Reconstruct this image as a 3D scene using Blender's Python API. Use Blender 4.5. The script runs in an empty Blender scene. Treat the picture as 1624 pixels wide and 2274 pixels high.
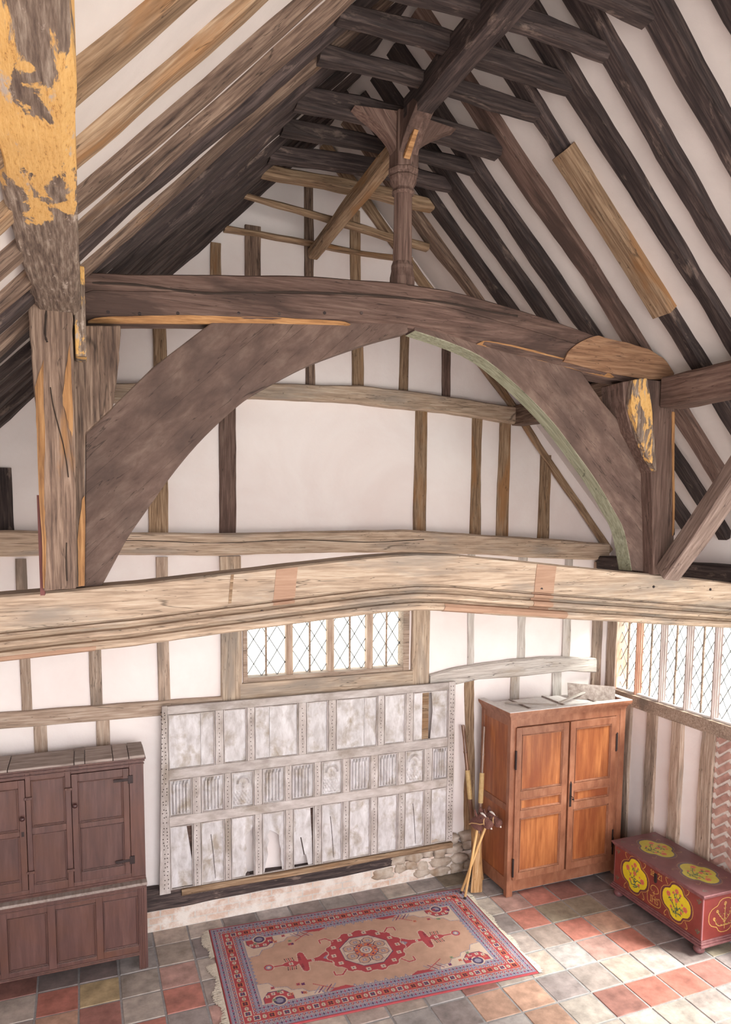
import bpy, bmesh, math, random
import numpy as np
from mathutils import Vector, Matrix
random.seed(7)
S = bpy.context.scene
COL = S.collection
# ------------------------------------------------------------------ camera model (used to set out the building from the photograph)
YAW, PITCH, ROLL = [math.radians(a) for a in (21.543, -5.521, .455)]
F, CX, CY, H = 1595.8, 812., 1303.8, 4.0
fw = Vector((math.sin(YAW)*math.cos(PITCH), math.cos(YAW)*math.cos(PITCH), math.sin(PITCH)))
r0 = Vector((math.cos(YAW), -math.sin(YAW), 0)); u0 = r0.cross(fw)
rt = r0*math.cos(ROLL)+u0*math.sin(ROLL); up = -r0*math.sin(ROLL)+u0*math.cos(ROLL)
def at(px, py, ax, val):
    d = fw+rt*((px-CX)/F)-up*((py-CY)/F)
    C = Vector((0, 0, H)); t = (val-C[ax])/d[ax]
    return C+d*t
def xz(pts, Y): return [(p.x, p.z) for p in (at(a, b, 1, Y) for a, b in pts)]
# ------------------------------------------------------------------ colours and materials
def lin(c):
    out = []
    for v in c[:3]:
        v /= 255.
        out.append(v/12.92 if v <= .04045 else ((v+.055)/1.055)**2.4)
    return tuple(out)+(1.,)
def newmat(name):
    m = bpy.data.materials.new(name); m.use_nodes = True
    nt = m.node_tree; nt.nodes.clear()
    o = nt.nodes.new('ShaderNodeOutputMaterial'); b = nt.nodes.new('ShaderNodeBsdfPrincipled')
    nt.links.new(b.outputs[0], o.inputs[0])
    return m, nt, b
def N(nt, t, **k):
    n = nt.nodes.new(t)
    for a, v in k.items(): setattr(n, a, v)
    return n
def ramp(nt, fac, stops):
    r = N(nt, 'ShaderNodeValToRGB'); e = r.color_ramp.elements
    e[0].position, e[0].color = stops[0][0], stops[0][1]
    e[1].position, e[1].color = stops[-1][0], stops[-1][1]
    for p, c in stops[1:-1]:
        q = e.new(p); q.color = c
    nt.links.new(fac, r.inputs[0]); return r.outputs[0]
def mixc(nt, fac, a, b, mode='MIX'):
    m = N(nt, 'ShaderNodeMix', data_type='RGBA', blend_type=mode)
    for s, v in ((m.inputs[0], fac), (m.inputs[6], a), (m.inputs[7], b)):
        if hasattr(v, 'is_linked') or hasattr(v, 'links'): nt.links.new(v, s)
        else: s.default_value = v
    return m.outputs[2]
def coords(nt, scale, rnd=True):
    tc = N(nt, 'ShaderNodeTexCoord'); mp = N(nt, 'ShaderNodeMapping'); mp.inputs['Scale'].default_value = scale
    nt.links.new(tc.outputs['Object'], mp.inputs[0])
    if rnd:
        oi = N(nt, 'ShaderNodeObjectInfo'); mu = N(nt, 'ShaderNodeVectorMath', operation='SCALE'); mu.inputs[0].default_value = (37, 19, 53)
        nt.links.new(oi.outputs['Random'], mu.inputs['Scale']); nt.links.new(mu.outputs[0], mp.inputs['Location'])
    return mp.outputs[0]
def noise(nt, vec, scale, detail=4, rough=.55, dist=0):
    n = N(nt, 'ShaderNodeTexNoise'); n.inputs['Scale'].default_value = scale; n.inputs['Detail'].default_value = detail
    n.inputs['Roughness'].default_value = rough; n.inputs['Distortion'].default_value = dist
    nt.links.new(vec, n.inputs['Vector']); return n.outputs['Fac']
def bump(nt, b, h, strength, dist=.01):
    bp = N(nt, 'ShaderNodeBump'); bp.inputs['Strength'].default_value = strength; bp.inputs['Distance'].default_value = dist
    nt.links.new(h, bp.inputs['Height']); nt.links.new(bp.outputs[0], b.inputs['Normal'])
def wood(name, dark, mid, light, patch=None, pt=(.58, .66), rough=.75, bs=.35, grain=(1.3, 22, 22), vary=.35, pscale=(.8, 3.5, 3.5), patch2=None, spec=.25, crack=True, coat=0):
    m, nt, b = newmat(name)
    v = coords(nt, grain); g = noise(nt, v, 2.4, 7, .62, .25)
    c = ramp(nt, g, [(.3, lin(dark)), (.5, lin(mid)), (.72, lin(light))])
    v2 = coords(nt, pscale)
    if patch:
        p = noise(nt, v2, 1.3, 5, .6, .3); f = ramp(nt, p, [(pt[0], (0, 0, 0, 1)), (pt[1], (1, 1, 1, 1))])
        pc = mixc(nt, g, lin([x*.8 for x in patch]), lin(patch)); c = mixc(nt, f, c, pc)
    if patch2:
        v3 = coords(nt, (1.7, 5, 5)); p = noise(nt, v3, 2.1, 6, .65, .2); f = ramp(nt, p, [(.6, (0, 0, 0, 1)), (.7, (1, 1, 1, 1))])
        c = mixc(nt, f, c, lin(patch2))
    # broad value change from timber to timber and along each one
    oi = N(nt, 'ShaderNodeObjectInfo'); mr = N(nt, 'ShaderNodeMapRange'); mr.inputs['To Min'].default_value = 1-vary*.6; mr.inputs['To Max'].default_value = 1+vary*.4
    nt.links.new(oi.outputs['Random'], mr.inputs[0])
    n3 = noise(nt, v2, .9, 3, .5); mr2 = N(nt, 'ShaderNodeMapRange'); mr2.inputs['From Min'].default_value = .3; mr2.inputs['From Max'].default_value = .7
    mr2.inputs['To Min'].default_value = 1-vary*.7; mr2.inputs['To Max'].default_value = 1+vary*.7; nt.links.new(n3, mr2.inputs[0])
    mm = N(nt, 'ShaderNodeMath', operation='MULTIPLY'); nt.links.new(mr.outputs[0], mm.inputs[0]); nt.links.new(mr2.outputs[0], mm.inputs[1])
    sc = N(nt, 'ShaderNodeVectorMath', operation='SCALE'); nt.links.new(c, sc.inputs[0]); nt.links.new(mm.outputs[0], sc.inputs['Scale']); c = sc.outputs[0]
    h = g
    if crack:
        v4 = coords(nt, (.35, 6, 6)); w = N(nt, 'ShaderNodeTexVoronoi', feature='DISTANCE_TO_EDGE'); w.inputs['Scale'].default_value = 1.6
        n4 = noise(nt, v4, 3, 3); ad = N(nt, 'ShaderNodeVectorMath', operation='ADD'); nt.links.new(v4, ad.inputs[0]); nt.links.new(n4, ad.inputs[1])
        nt.links.new(ad.outputs[0], w.inputs['Vector'])
        f = ramp(nt, w.outputs['Distance'], [(.002, (0, 0, 0, 1)), (.011, (1, 1, 1, 1))])
        c = mixc(nt, f, mixc(nt, .6, c, (.012, .009, .008, 1)), c)
        ml = N(nt, 'ShaderNodeMath', operation='MULTIPLY'); nt.links.new(g, ml.inputs[0]); nt.links.new(f, ml.inputs[1]); h = ml.outputs[0]
    nt.links.new(c, b.inputs['Base Color']); b.inputs['Roughness'].default_value = rough
    b.inputs['Specular IOR Level'].default_value = spec
    if coat: b.inputs['Coat Weight'].default_value = coat; b.inputs['Coat Roughness'].default_value = .3
    bump(nt, b, h, bs, .012); return m
def plain(name, c, rough=.6, metal=0, bs=0, sc=40, vary=None):
    m, nt, b = newmat(name); b.inputs['Base Color'].default_value = lin(c); b.inputs['Roughness'].default_value = rough; b.inputs['Metallic'].default_value = metal
    v = coords(nt, (1, 1, 1))
    n = noise(nt, v, sc, 4)
    if vary: nt.links.new(ramp(nt, n, [(.3, lin(c)), (.7, lin(vary))]), b.inputs['Base Color'])
    if bs: bump(nt, b, n, bs, .01)
    return m
M = {}
M['dark'] = wood('smoked_oak', (36, 31, 32), (64, 54, 53), (98, 84, 80), patch=(128, 84, 54), pt=(.7, .78), patch2=(122, 106, 98))
M['brown'] = wood('brown_oak', (80, 62, 56), (108, 86, 78), (134, 112, 102), patch=(88, 70, 64), pt=(.52, .62), vary=.22)
M['greybrown'] = wood('grey_brown_oak', (94, 78, 72), (126, 108, 100), (154, 136, 128), vary=.2)
M['bark'] = wood('bared_brown_oak', (104, 76, 58), (140, 106, 82), (164, 132, 106), vary=.2, bs=.3, patch=(120, 90, 72))
M['brace'] = wood('smooth_brown_oak', (90, 72, 66), (110, 90, 82), (132, 112, 102), patch=(98, 80, 74), pt=(.44, .7), vary=.2, grain=(2.2, 6, 6), pscale=(2, 3, 3), bs=.2)
M['tan'] = wood('tan_oak', (98, 76, 58), (148, 122, 98), (184, 160, 134), patch=(166, 124, 86), pt=(.55, .66), vary=.3)
M['mixed'] = wood('half_smoked_oak', (62, 50, 46), (114, 94, 82), (158, 136, 120), patch=(156, 116, 80), pt=(.6, .7), vary=.35)
M['pale'] = wood('pale_scrubbed_oak', (140, 120, 104), (184, 162, 142), (208, 192, 174), patch=(172, 158, 146), pt=(.5, .66), vary=.18, bs=.3)
M['stud'] = wood('weathered_stud_oak', (136, 116, 102), (172, 150, 134), (200, 184, 170), patch=(146, 130, 118), pt=(.5, .66), vary=.2)
M['grey'] = wood('grey_bleached_oak', (164, 154, 148), (192, 184, 178), (214, 208, 204), patch=(186, 170, 154), pt=(.5, .66), vary=.12)
M['orange'] = wood('bared_orange_oak', (118, 84, 58), (162, 120, 80), (192, 150, 106), vary=.2, crack=False)
M['repair'] = wood('new_oak_repair', (144, 114, 96), (162, 130, 110), (176, 146, 126), vary=.1, crack=False, bs=.1)
M['limewash'] = wood('limed_panelling', (176, 170, 170), (202, 198, 200), (224, 222, 226), patch=(182, 170, 158), pt=(.5, .68), vary=.08, grain=(6, 6, 2.4), pscale=(5, 5, 4), bs=.3, crack=False)
M['limeframe'] = wood('limed_frame', (160, 150, 146), (186, 177, 174), (208, 202, 201), patch=(166, 154, 144), pt=(.5, .68), vary=.1, grain=(6, 6, 2), pscale=(3, 3, 2), bs=.4, crack=False)
M['settle'] = wood('dark_polished_oak', (78, 55, 53), (94, 66, 62), (110, 80, 74), patch=(108, 72, 60), pt=(.45, .7), vary=.15, grain=(11, 11, 1), bs=.12, rough=.42, spec=.5, crack=False, pscale=(2, 2, 1.4))
M['dusty'] = wood('dusty_boards', (122, 108, 102), (154, 140, 134), (176, 164, 158), vary=.2, grain=(11, 1.5, 11), bs=.2, crack=False)
M['cherry'] = wood('cherrywood', (126, 68, 38), (162, 98, 58), (192, 126, 78), patch=(146, 78, 48), pt=(.42, .66), vary=.15, grain=(10, 10, .8), bs=.08, rough=.36, spec=.5, crack=False, pscale=(2.5, 2.5, .8), coat=.15)
M['cherryf'] = wood('cherrywood_frame', (122, 74, 54), (144, 94, 70), (164, 114, 90), vary=.12, grain=(5, 5, 2), bs=.08, rough=.4, spec=.5, crack=False, coat=.15)
def yellow(name='ochre_washed_oak', zone=None, thr=.42):
    m, nt, b = newmat(name)
    v = coords(nt, (1.0, 5, 5)); a = noise(nt, coords(nt, (2.2, 6, 6)), 1.6, 6, .62, .4)
    g = noise(nt, coords(nt, (2, 22, 22)), 3, 6, .65)
    wd = ramp(nt, g, [(.3, lin((74, 58, 52))), (.5, lin((122, 104, 92))), (.7, lin((170, 154, 140)))])
    sp = noise(nt, coords(nt, (9, 30, 30)), 3.2, 5, .7); yl = ramp(nt, sp, [(.3, lin((158, 110, 62))), (.42, lin((214, 166, 98))), (.7, lin((226, 184, 120)))])
    if zone:
        tc = N(nt, 'ShaderNodeTexCoord'); sx = N(nt, 'ShaderNodeSeparateXYZ'); nt.links.new(tc.outputs['Object'], sx.inputs[0])
        lo, hi = zone
        z = N(nt, 'ShaderNodeMath', operation='SUBTRACT'); nt.links.new(sx.outputs['X'], z.inputs[0]); z.inputs[1].default_value = (lo+hi)/2
        z2 = N(nt, 'ShaderNodeMath', operation='ABSOLUTE'); nt.links.new(z.outputs[0], z2.inputs[0])
        mr = N(nt, 'ShaderNodeMapRange'); mr.clamp = False; mr.inputs['From Min'].default_value = 0; mr.inputs['From Max'].default_value = (hi-lo)/2; mr.inputs['To Min'].default_value = .17; mr.inputs['To Max'].default_value = -.0
        nt.links.new(z2.outputs[0], mr.inputs[0]); ad = N(nt, 'ShaderNodeMath', operation='ADD'); nt.links.new(a, ad.inputs[0]); nt.links.new(mr.outputs[0], ad.inputs[1]); a = ad.outputs[0]
        f = ramp(nt, a, [(.50, (0, 0, 0, 1)), (.525, (1, 1, 1, 1))])
    else: f = ramp(nt, a, [(thr, (0, 0, 0, 1)), (thr+.03, (1, 1, 1, 1))])
    c = mixc(nt, f, wd, yl)
    w2 = noise(nt, coords(nt, (3, 9, 9)), 2.2, 6, .7); f2 = ramp(nt, w2, [(.59, (0, 0, 0, 1)), (.67, (1, 1, 1, 1))]); c = mixc(nt, f2, c, lin((186, 170, 158)))
    nt.links.new(c, b.inputs['Base Color']); b.inputs['Roughness'].default_value = .85; bump(nt, b, g, .6, .015); return m
M['flecked'] = yellow('ochre_flecked_oak', None, .5)
M['yellowp'] = yellow('ochre_washed_purlin', (4.2, 5.2))
M['yellow'] = yellow()
def plaster(name, c1, c2, stain):
    m, nt, b = newmat(name); v = coords(nt, (1, 1, 1), False)
    a = noise(nt, v, 1.1, 5, .6, .4); c = ramp(nt, a, [(.35, lin(c1)), (.65, lin(c2))])
    s = noise(nt, v, 55, 3, .6); f = ramp(nt, s, [(.70, (0, 0, 0, 1)), (.78, (1, 1, 1, 1))])
    big = noise(nt, v, 2.3, 4, .6); fb = ramp(nt, big, [(.5, (0, 0, 0, 1)), (.7, (1, 1, 1, 1))])
    mu = N(nt, 'ShaderNodeMath', operation='MULTIPLY'); nt.links.new(f, mu.inputs[0]); nt.links.new(fb, mu.inputs[1])
    c = mixc(nt, mu.outputs[0], c, lin(stain)); nt.links.new(c, b.inputs['Base Color']); b.inputs['Roughness'].default_value = .95
    b.inputs['Specular IOR Level'].default_value = .1
    n = noise(nt, v, 14, 6, .7); bump(nt, b, n, .25, .01); return m
M['plaster'] = plaster('pink_white_limewash', (226, 212, 209), (238, 228, 225), (150, 110, 90))
M['plaster2'] = plaster('white_limewash', (236, 225, 223), (244, 237, 236), (190, 170, 158))
M['roofplaster'] = plaster('roof_limewash', (204, 196, 193), (218, 210, 207), (170, 150, 134))
def attr_mat(name, rough=.7, bs=.2, sc=60, mul=.25, bd=.004, spec=.3):
    m, nt, b = newmat(name); a = N(nt, 'ShaderNodeAttribute'); a.attribute_name = 'Col'
    v = coords(nt, (1, 1, 1), False); n = noise(nt, v, sc, 5, .7); n2 = noise(nt, v, 7, 5, .65)
    r = ramp(nt, n2, [(.3, (1-mul,)*3+(1,)), (.7, (1+mul*.4,)*3+(1,))])
    nt.links.new(mixc(nt, 1., a.outputs['Color'], r, 'MULTIPLY'), b.inputs['Base Color'])
    b.inputs['Roughness'].default_value = rough; b.inputs['Specular IOR Level'].default_value = spec; bump(nt, b, n, bs, bd); return m
M['tile'] = attr_mat('clay_floor_tile', .5, .25, 18, .45, .01, .4)
M['rug'] = attr_mat('knotted_wool', .95, .5, 160, .16, .004, .1)
M['paint'] = attr_mat('old_painted_wood', .36, .15, 30, .2, .004, .4)
M['redpaint'] = plain('dark_red_paint', (118, 54, 50), .5, 0, .1, 25, (136, 68, 62))
M['lidedge'] = plain('purple_worn_paint', (104, 60, 62), .5, 0, .1, 25, (126, 84, 86))
M['iron'] = plain('wrought_iron', (62, 52, 52), .5, .7, .3)
M['lead'] = plain('lead_came', (104, 104, 108), .6, .3)
M['fringe'] = plain('cotton_fringe', (222, 214, 202), .95, 0, .4, 80, (196, 184, 168))
M['plush'] = plain('brown_plush', (92, 58, 52), .95, 0, .8, 90, (122, 82, 74))
M['plushw'] = plain('white_plush', (222, 212, 206), .95, 0, .5)
M['strap'] = plain('tan_strap', (196, 158, 112), .6)
M['stick'] = wood('plain_beech', (196, 150, 98), (222, 180, 124), (234, 198, 146), vary=.05, crack=False, bs=.05)
M['oar'] = wood('varnished_oar', (84, 56, 42), (122, 86, 66), (160, 120, 92), vary=.1, crack=False, bs=.1, rough=.3, spec=.6)
M['blade'] = wood('worn_oar_blade', (120, 84, 52), (178, 136, 92), (206, 176, 140), patch=(120, 88, 66), pt=(.5, .6), vary=.1)
M['leather'] = plain('pale_leather', (176, 146, 98), .7, 0, .3, 30, (196, 168, 120))
M['knob'] = plain('polished_knob', (70, 44, 44), .25)
M['white'] = plain('whitewashed_oak', (214, 206, 204), .8, 0, .4, 22, (232, 228, 226))
M['winpaint'] = wood('window_oak', (150, 122, 104), (186, 160, 142), (210, 190, 176), vary=.1, grain=(9, 9, 1), bs=.2, crack=False)
M['winpale'] = wood('silvered_window_oak', (158, 142, 138), (188, 174, 170), (208, 198, 196), vary=.1, grain=(9, 9, 1), bs=.2, crack=False)
M['winpink'] = wood('new_window_oak', (168, 116, 96), (196, 148, 126), (216, 176, 156), vary=.1, grain=(9, 9, 1), bs=.2, crack=False)
M['redbatten'] = plain('red_iron_strap', (112, 58, 54), .6)
M['grout'] = plain('grout', (132, 129, 130), .95, 0, .5, 30, (154, 150, 150))
def glassmat():
    m = bpy.data.materials.new('old_window_glass'); m.use_nodes = True; nt = m.node_tree; nt.nodes.clear()
    o = N(nt, 'ShaderNodeOutputMaterial'); t = N(nt, 'ShaderNodeBsdfTransparent'); t.inputs[0].default_value = (.84, .86, .83, 1)
    g = N(nt, 'ShaderNodeBsdfGlossy'); g.inputs['Roughness'].default_value = .08; mx = N(nt, 'ShaderNodeMixShader'); mx.inputs[0].default_value = .06
    nt.links.new(t.outputs[0], mx.inputs[1]); nt.links.new(g.outputs[0], mx.inputs[2]); nt.links.new(mx.outputs[0], o.inputs[0]); return m
M['glass'] = glassmat()
def brickwash(name):
    m, nt, b = newmat(name); v = coords(nt, (1, 1, 1), False)
    mp = N(nt, 'ShaderNodeMapping'); mp.inputs['Rotation'].default_value = (math.pi/2, 0, 0); nt.links.new(v, mp.inputs[0])
    t = N(nt, 'ShaderNodeTexBrick'); t.inputs['Scale'].default_value = 1; t.inputs['Brick Width'].default_value = .22; t.inputs['Row Height'].default_value = .07; t.inputs['Mortar Size'].default_value = .008
    t.inputs['Color1'].default_value = lin((214, 196, 184)); t.inputs['Color2'].default_value = lin((196, 164, 146)); t.inputs['Mortar'].default_value = lin((196, 188, 182))
    nt.links.new(mp.outputs[0], t.inputs['Vector'])
    n = noise(nt, v, 6, 6, .7); f = ramp(nt, n, [(.42, (0, 0, 0, 1)), (.6, (1, 1, 1, 1))]); c = mixc(nt, f, t.outputs[0], lin((222, 214, 208)))
    nt.links.new(c, b.inputs['Base Color']); b.inputs['Roughness'].default_value = .95; bump(nt, b, n, .8, .02); return m
M['brick'] = brickwash('limewashed_brick')
M['redbrick'] = plain('soft_red_brick', (150, 112, 104), .9, 0, .8, 9, (196, 158, 146))
M['mortar'] = plain('lime_mortar', (206, 196, 190), .95, 0, .6, 30, (222, 214, 208))
M['stone'] = plain('lime_splashed_rubble', (150, 128, 108), .95, 0, 1., 7, (206, 196, 186))
# ------------------------------------------------------------------ object helpers
def frame(o, origin, X=None, Y=None):
    """give object o a local frame (X along the grain)"""
    X = Vector(X or (1, 0, 0)).normalized(); Y = Vector(Y or (0, 1, 0)); Y = (Y-X*Y.dot(X)).normalized(); Z = X.cross(Y)
    Mx = Matrix((X, Y, Z)).transposed().to_4x4(); Mx.translation = Vector(origin)
    inv = Mx.inverted()
    o.data.transform(inv); o.matrix_world = Mx
def mesh(name, verts, faces, mat, parent=None, origin=None, X=None, Y=None, smooth=False, bev=0):
    me = bpy.data.meshes.new(name); me.from_pydata([tuple(v) for v in verts], [], faces); me.update()
    bm = bmesh.new(); bm.from_mesh(me); bmesh.ops.recalc_face_normals(bm, faces=bm.faces[:]); bm.to_mesh(me); bm.free()
    o = bpy.data.objects.new(name, me); COL.objects.link(o)
    if mat: me.materials.append(M[mat] if isinstance(mat, str) else mat)
    if origin is None:
        n = len(verts); origin = sum((Vector(v) for v in verts), Vector())/n
        origin.z = min(v[2] for v in verts) if parent is None else origin.z
    frame(o, origin, X, Y)
    if smooth:
        for p in me.polygons: p.use_smooth = True
    if bev:
        b = o.modifiers.new('bevel', 'BEVEL'); b.width = bev; b.segments = 2; b.limit_method = 'ANGLE'
    if parent: adopt(o, parent)
    return o
def adopt(o, parent):
    bpy.context.view_layer.update()
    mw = o.matrix_world.copy(); o.parent = parent; o.matrix_parent_inverse = parent.matrix_world.inverted(); o.matrix_world = mw
def tag(o, label=None, cat=None, group=None, kind=None):
    if label: o['label'] = label
    if cat: o['category'] = cat
    if group: o['group'] = group
    if kind: o['kind'] = kind
    return o
def thing(name, loc, label, cat, group=None):
    o = bpy.data.objects.new(name, None); COL.objects.link(o); o.location = loc; o.empty_display_size = .1
    o.matrix_world = Matrix.Translation(Vector(loc)); return tag(o, label, cat, group)
class MB:
    def __init__(s): s.v = []; s.f = []
    def add(s, v, f):
        n = len(s.v); s.v += [Vector(p) for p in v]; s.f += [tuple(i+n for i in q) for q in f]; return s
    def box(s, x0, x1, y0, y1, z0, z1):
        return s.add([(x0, y0, z0), (x1, y0, z0), (x1, y1, z0), (x0, y1, z0), (x0, y0, z1), (x1, y0, z1), (x1, y1, z1), (x0, y1, z1)],
                     [(0, 3, 2, 1), (4, 5, 6, 7), (0, 1, 5, 4), (1, 2, 6, 5), (2, 3, 7, 6), (3, 0, 4, 7)])
    def prism(s, poly, y0, y1, axis=1):
        """poly (a,b) in the plane normal to axis, extruded from y0 to y1"""
        n = len(poly)
        def P(a, b, c): return (a, c, b) if axis == 1 else ((c, a, b) if axis == 0 else (a, b, c))
        s.add([P(a, b, y0) for a, b in poly]+[P(a, b, y1) for a, b in poly],
              [tuple(range(n)), tuple(range(2*n-1, n-1, -1))]+[(i, (i+1) % n, n+(i+1) % n, n+i) for i in range(n)]); return s
    def tube(s, pts, rad, n=10, caps=True, sq=None):
        pts = [Vector(p) for p in pts]; rs = rad if isinstance(rad, list) else [rad]*len(pts)
        base = len(s.v); prev = None; rings = []
        for i, p in enumerate(pts):
            d = (pts[min(i+1, len(pts)-1)]-pts[max(i-1, 0)]).normalized()
            if prev is None: a = d.cross(Vector((0, 0, 1))); a = a if a.length > .1 else d.cross(Vector((0, 1, 0)))
            else: a = prev-d*prev.dot(d)
            a.normalize(); b = d.cross(a); prev = a
            r = rs[i]; ra, rb = (r if isinstance(r, tuple) else (r, r))
            rings.append([p+a*(ra*math.cos(2*math.pi*k/n))+b*(rb*math.sin(2*math.pi*k/n)) for k in range(n)])
        vs = [q for R in rings for q in R]; fs = []
        for i in range(len(pts)-1):
            for k in range(n): fs.append((i*n+k, i*n+(k+1) % n, (i+1)*n+(k+1) % n, (i+1)*n+k))
        if caps: fs += [tuple(range(n))[::-1], tuple((len(pts)-1)*n+k for k in range(n))]
        return s.add(vs, fs)
    def lathe(s, c, prof, n=24, axis='z'):
        vs = []; c = Vector(c)
        for r, h in prof:
            for k in range(n):
                a = 2*math.pi*k/n
                if axis == 'z': vs.append(c+Vector((r*math.cos(a), r*math.sin(a), h)))
                elif axis == 'y': vs.append(c+Vector((r*math.cos(a), h, r*math.sin(a))))
                else: vs.append(c+Vector((h, r*math.cos(a), r*math.sin(a))))
        fs = [(i*n+k, i*n+(k+1) % n, (i+1)*n+(k+1) % n, (i+1)*n+k) for i in range(len(prof)-1) for k in range(n)]
        fs += [tuple(range(n)), tuple((len(prof)-1)*n+k for k in range(n))]
        return s.add(vs, fs)
    def build(s, name, mat, parent=None, **k): return mesh(name, s.v, s.f, mat, parent, **k)
def wob(seed, amp):
    rg = random.Random(seed); ps = [(rg.uniform(.8, 1.6), rg.uniform(0, 6.3), 1.), (rg.uniform(2.5, 4.5), rg.uniform(0, 6.3), .5), (rg.uniform(7, 12), rg.uniform(0, 6.3), .22), (rg.uniform(17, 26), rg.uniform(0, 6.3), .12)]
    return lambda t: amp*sum(a*math.sin(f*t+p) for f, p, a in ps)
def beam(name, P0, P1, w, h, side, mat, rough=.006, sag=None, taper=(1, 1), cham=.014, parent=None, seed=None, step=.09, build=True):
    """rough-hewn timber from P0 to P1: w across 'side', h across the other way; sag(t)->(dside, dup)"""
    P0, P1 = Vector(P0), Vector(P1); L = (P1-P0).length; X = (P1-P0)/L; Yv = Vector(side); Yv = (Yv-X*Yv.dot(X)).normalized(); Z = X.cross(Yv)
    if Z.z < -.01: Z = -Z
    n = max(3, int(L/step)); seed = seed if seed is not None else hash((round(P0.x, 2), round(P0.y, 2), round(P1.z, 2))) % 99999
    W = [wob(seed+k, rough) for k in range(6)]; vs = []; rg = random.Random(seed)
    for i in range(n+1):
        t = i/n; s = t*L; k = taper[0]+(taper[1]-taper[0])*t; a, b = w*k/2, h*k/2
        ds, du = sag(t) if sag else (0, 0)
        c = P0+X*s+Yv*(ds+W[4](s)*.8)+Z*(du+W[5](s)*.8)
        A0, A1, B0, B1 = a+W[0](s), a+W[1](s), b+W[2](s), b+W[3](s)
        q = cham*(.7+.5*math.sin(s*3+seed))+.003
        for (u, v) in ((-A0+q, -B0), (A1-q, -B0), (A1, -B0+q), (A1, B1-q), (A1-q, B1), (-A0+q, B1), (-A0, B1-q), (-A0, -B0+q)):
            vs.append(c+Yv*u+Z*v)
    fs = [(i*8+k, i*8+(k+1) % 8, (i+1)*8+(k+1) % 8, (i+1)*8+k) for i in range(n) for k in range(8)]+[tuple(range(8)), tuple(n*8+k for k in range(8))]
    o = mesh(name, vs, fs, mat, parent, origin=P0, X=X, Y=Yv)
    return o
def interp(pts, x):
    if x <= pts[0][0]: (a, b), (c, d) = pts[0], pts[1]
    elif x >= pts[-1][0]: (a, b), (c, d) = pts[-2], pts[-1]
    else:
        for i in range(len(pts)-1):
            if pts[i][0] <= x <= pts[i+1][0]: (a, b), (c, d) = pts[i], pts[i+1]; break
    return b+(d-b)*(x-a)/(c-a)
def profloft(name, top, bot, x0, x1, prof, mat, parent=None, rough=.004, step=.06, closed=True, seed=3, out=0.):
    """horizontal timber along X whose section prof [(v, y)] runs between the bottom line (v=0) and the top line (v=1)"""
    n = max(2, int((x1-x0)/step)); m = len(prof); vs = []; W = [wob(seed+k, rough) for k in range(3)]
    for i in range(n+1):
        x = x0+(x1-x0)*i/n; zt, zb = interp(top, x)+W[0](x), interp(bot, x)+W[1](x)
        for v, y in prof: vs.append((x, y-out+W[2](x)*.5, zb+(zt-zb)*v))
    fs = [(i*m+k, i*m+(k+1) % m, (i+1)*m+(k+1) % m, (i+1)*m+k) for i in range(n) for k in range(m)]+[tuple(range(m)), tuple(n*m+k for k in range(m))]
    return mesh(name, vs, fs, mat, parent, origin=(x0, prof[0][1], interp(bot, x0)), X=(1, 0, 0))
def tprism(name, px, Y, y0, y1, mat, grain, parent=None, rough=.004, bev=.008, sub=4):
    """plank-like timber: outline traced at depth Y, sawn between depths y0 and y1"""
    P = xz(px, Y); Q = []
    for i in range(len(P)):
        a, b = P[i], P[(i+1) % len(P)]
        for k in range(sub):
            t = k/sub; j = random.uniform(-rough, rough) if k else 0
            Q.append((a[0]+(b[0]-a[0])*t+j, a[1]+(b[1]-a[1])*t+j))
    mb = MB().prism(Q, y0, y1); o = mb.build(name, mat, parent, origin=(Q[0][0], y0, min(q[1] for q in Q)), X=grain, Y=(0, 1, 0), bev=bev)
    return o
def smooth_poly(pts, n=6):
    out = []
    for i in range(len(pts)-1):
        p0 = pts[max(i-1, 0)]; p1 = pts[i]; p2 = pts[i+1]; p3 = pts[min(i+2, len(pts)-1)]
        for k in range(n):
            t = k/n
            out.append(tuple(.5*((2*p1[j])+(-p0[j]+p2[j])*t+(2*p0[j]-5*p1[j]+4*p2[j]-p3[j])*t*t+(-p0[j]+3*p1[j]-3*p2[j]+p3[j])*t**3) for j in range(len(p1))))
    out.append(pts[-1]); return out
# ------------------------------------------------------------------ the room shell
WF, XR, XL, YB = 6.92, 5.88, -1.55, -2.2
TH = .2
def rz(x): return 9.85-1.03*x          # inner face of the right hand rafters
def lz(x): return 5.33+1.0*x
RX = (9.85-5.33)/2.03; RZ = lz(RX)
# far wall, with the window hole
WX0, WX1, WZ0, WZ1 = 1.44, 3.235, 2.36, 3.3
mb = MB()
mb.box(XL-TH, WX0, WF, WF+TH, -.1, 3.6).box(WX1, XR+.35, WF, WF+TH, -.1, 3.6).box(WX0, WX1, WF, WF+TH, -.1, WZ0).box(WX0, WX1, WF, WF+TH, WZ1, 3.6)
mb.prism([(XL-TH, 3.6), (XR+.35, 3.6), (RX, RZ+.25)], WF, WF+TH)
tag(mb.build('wall_far', 'plaster2'), kind='structure')
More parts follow.
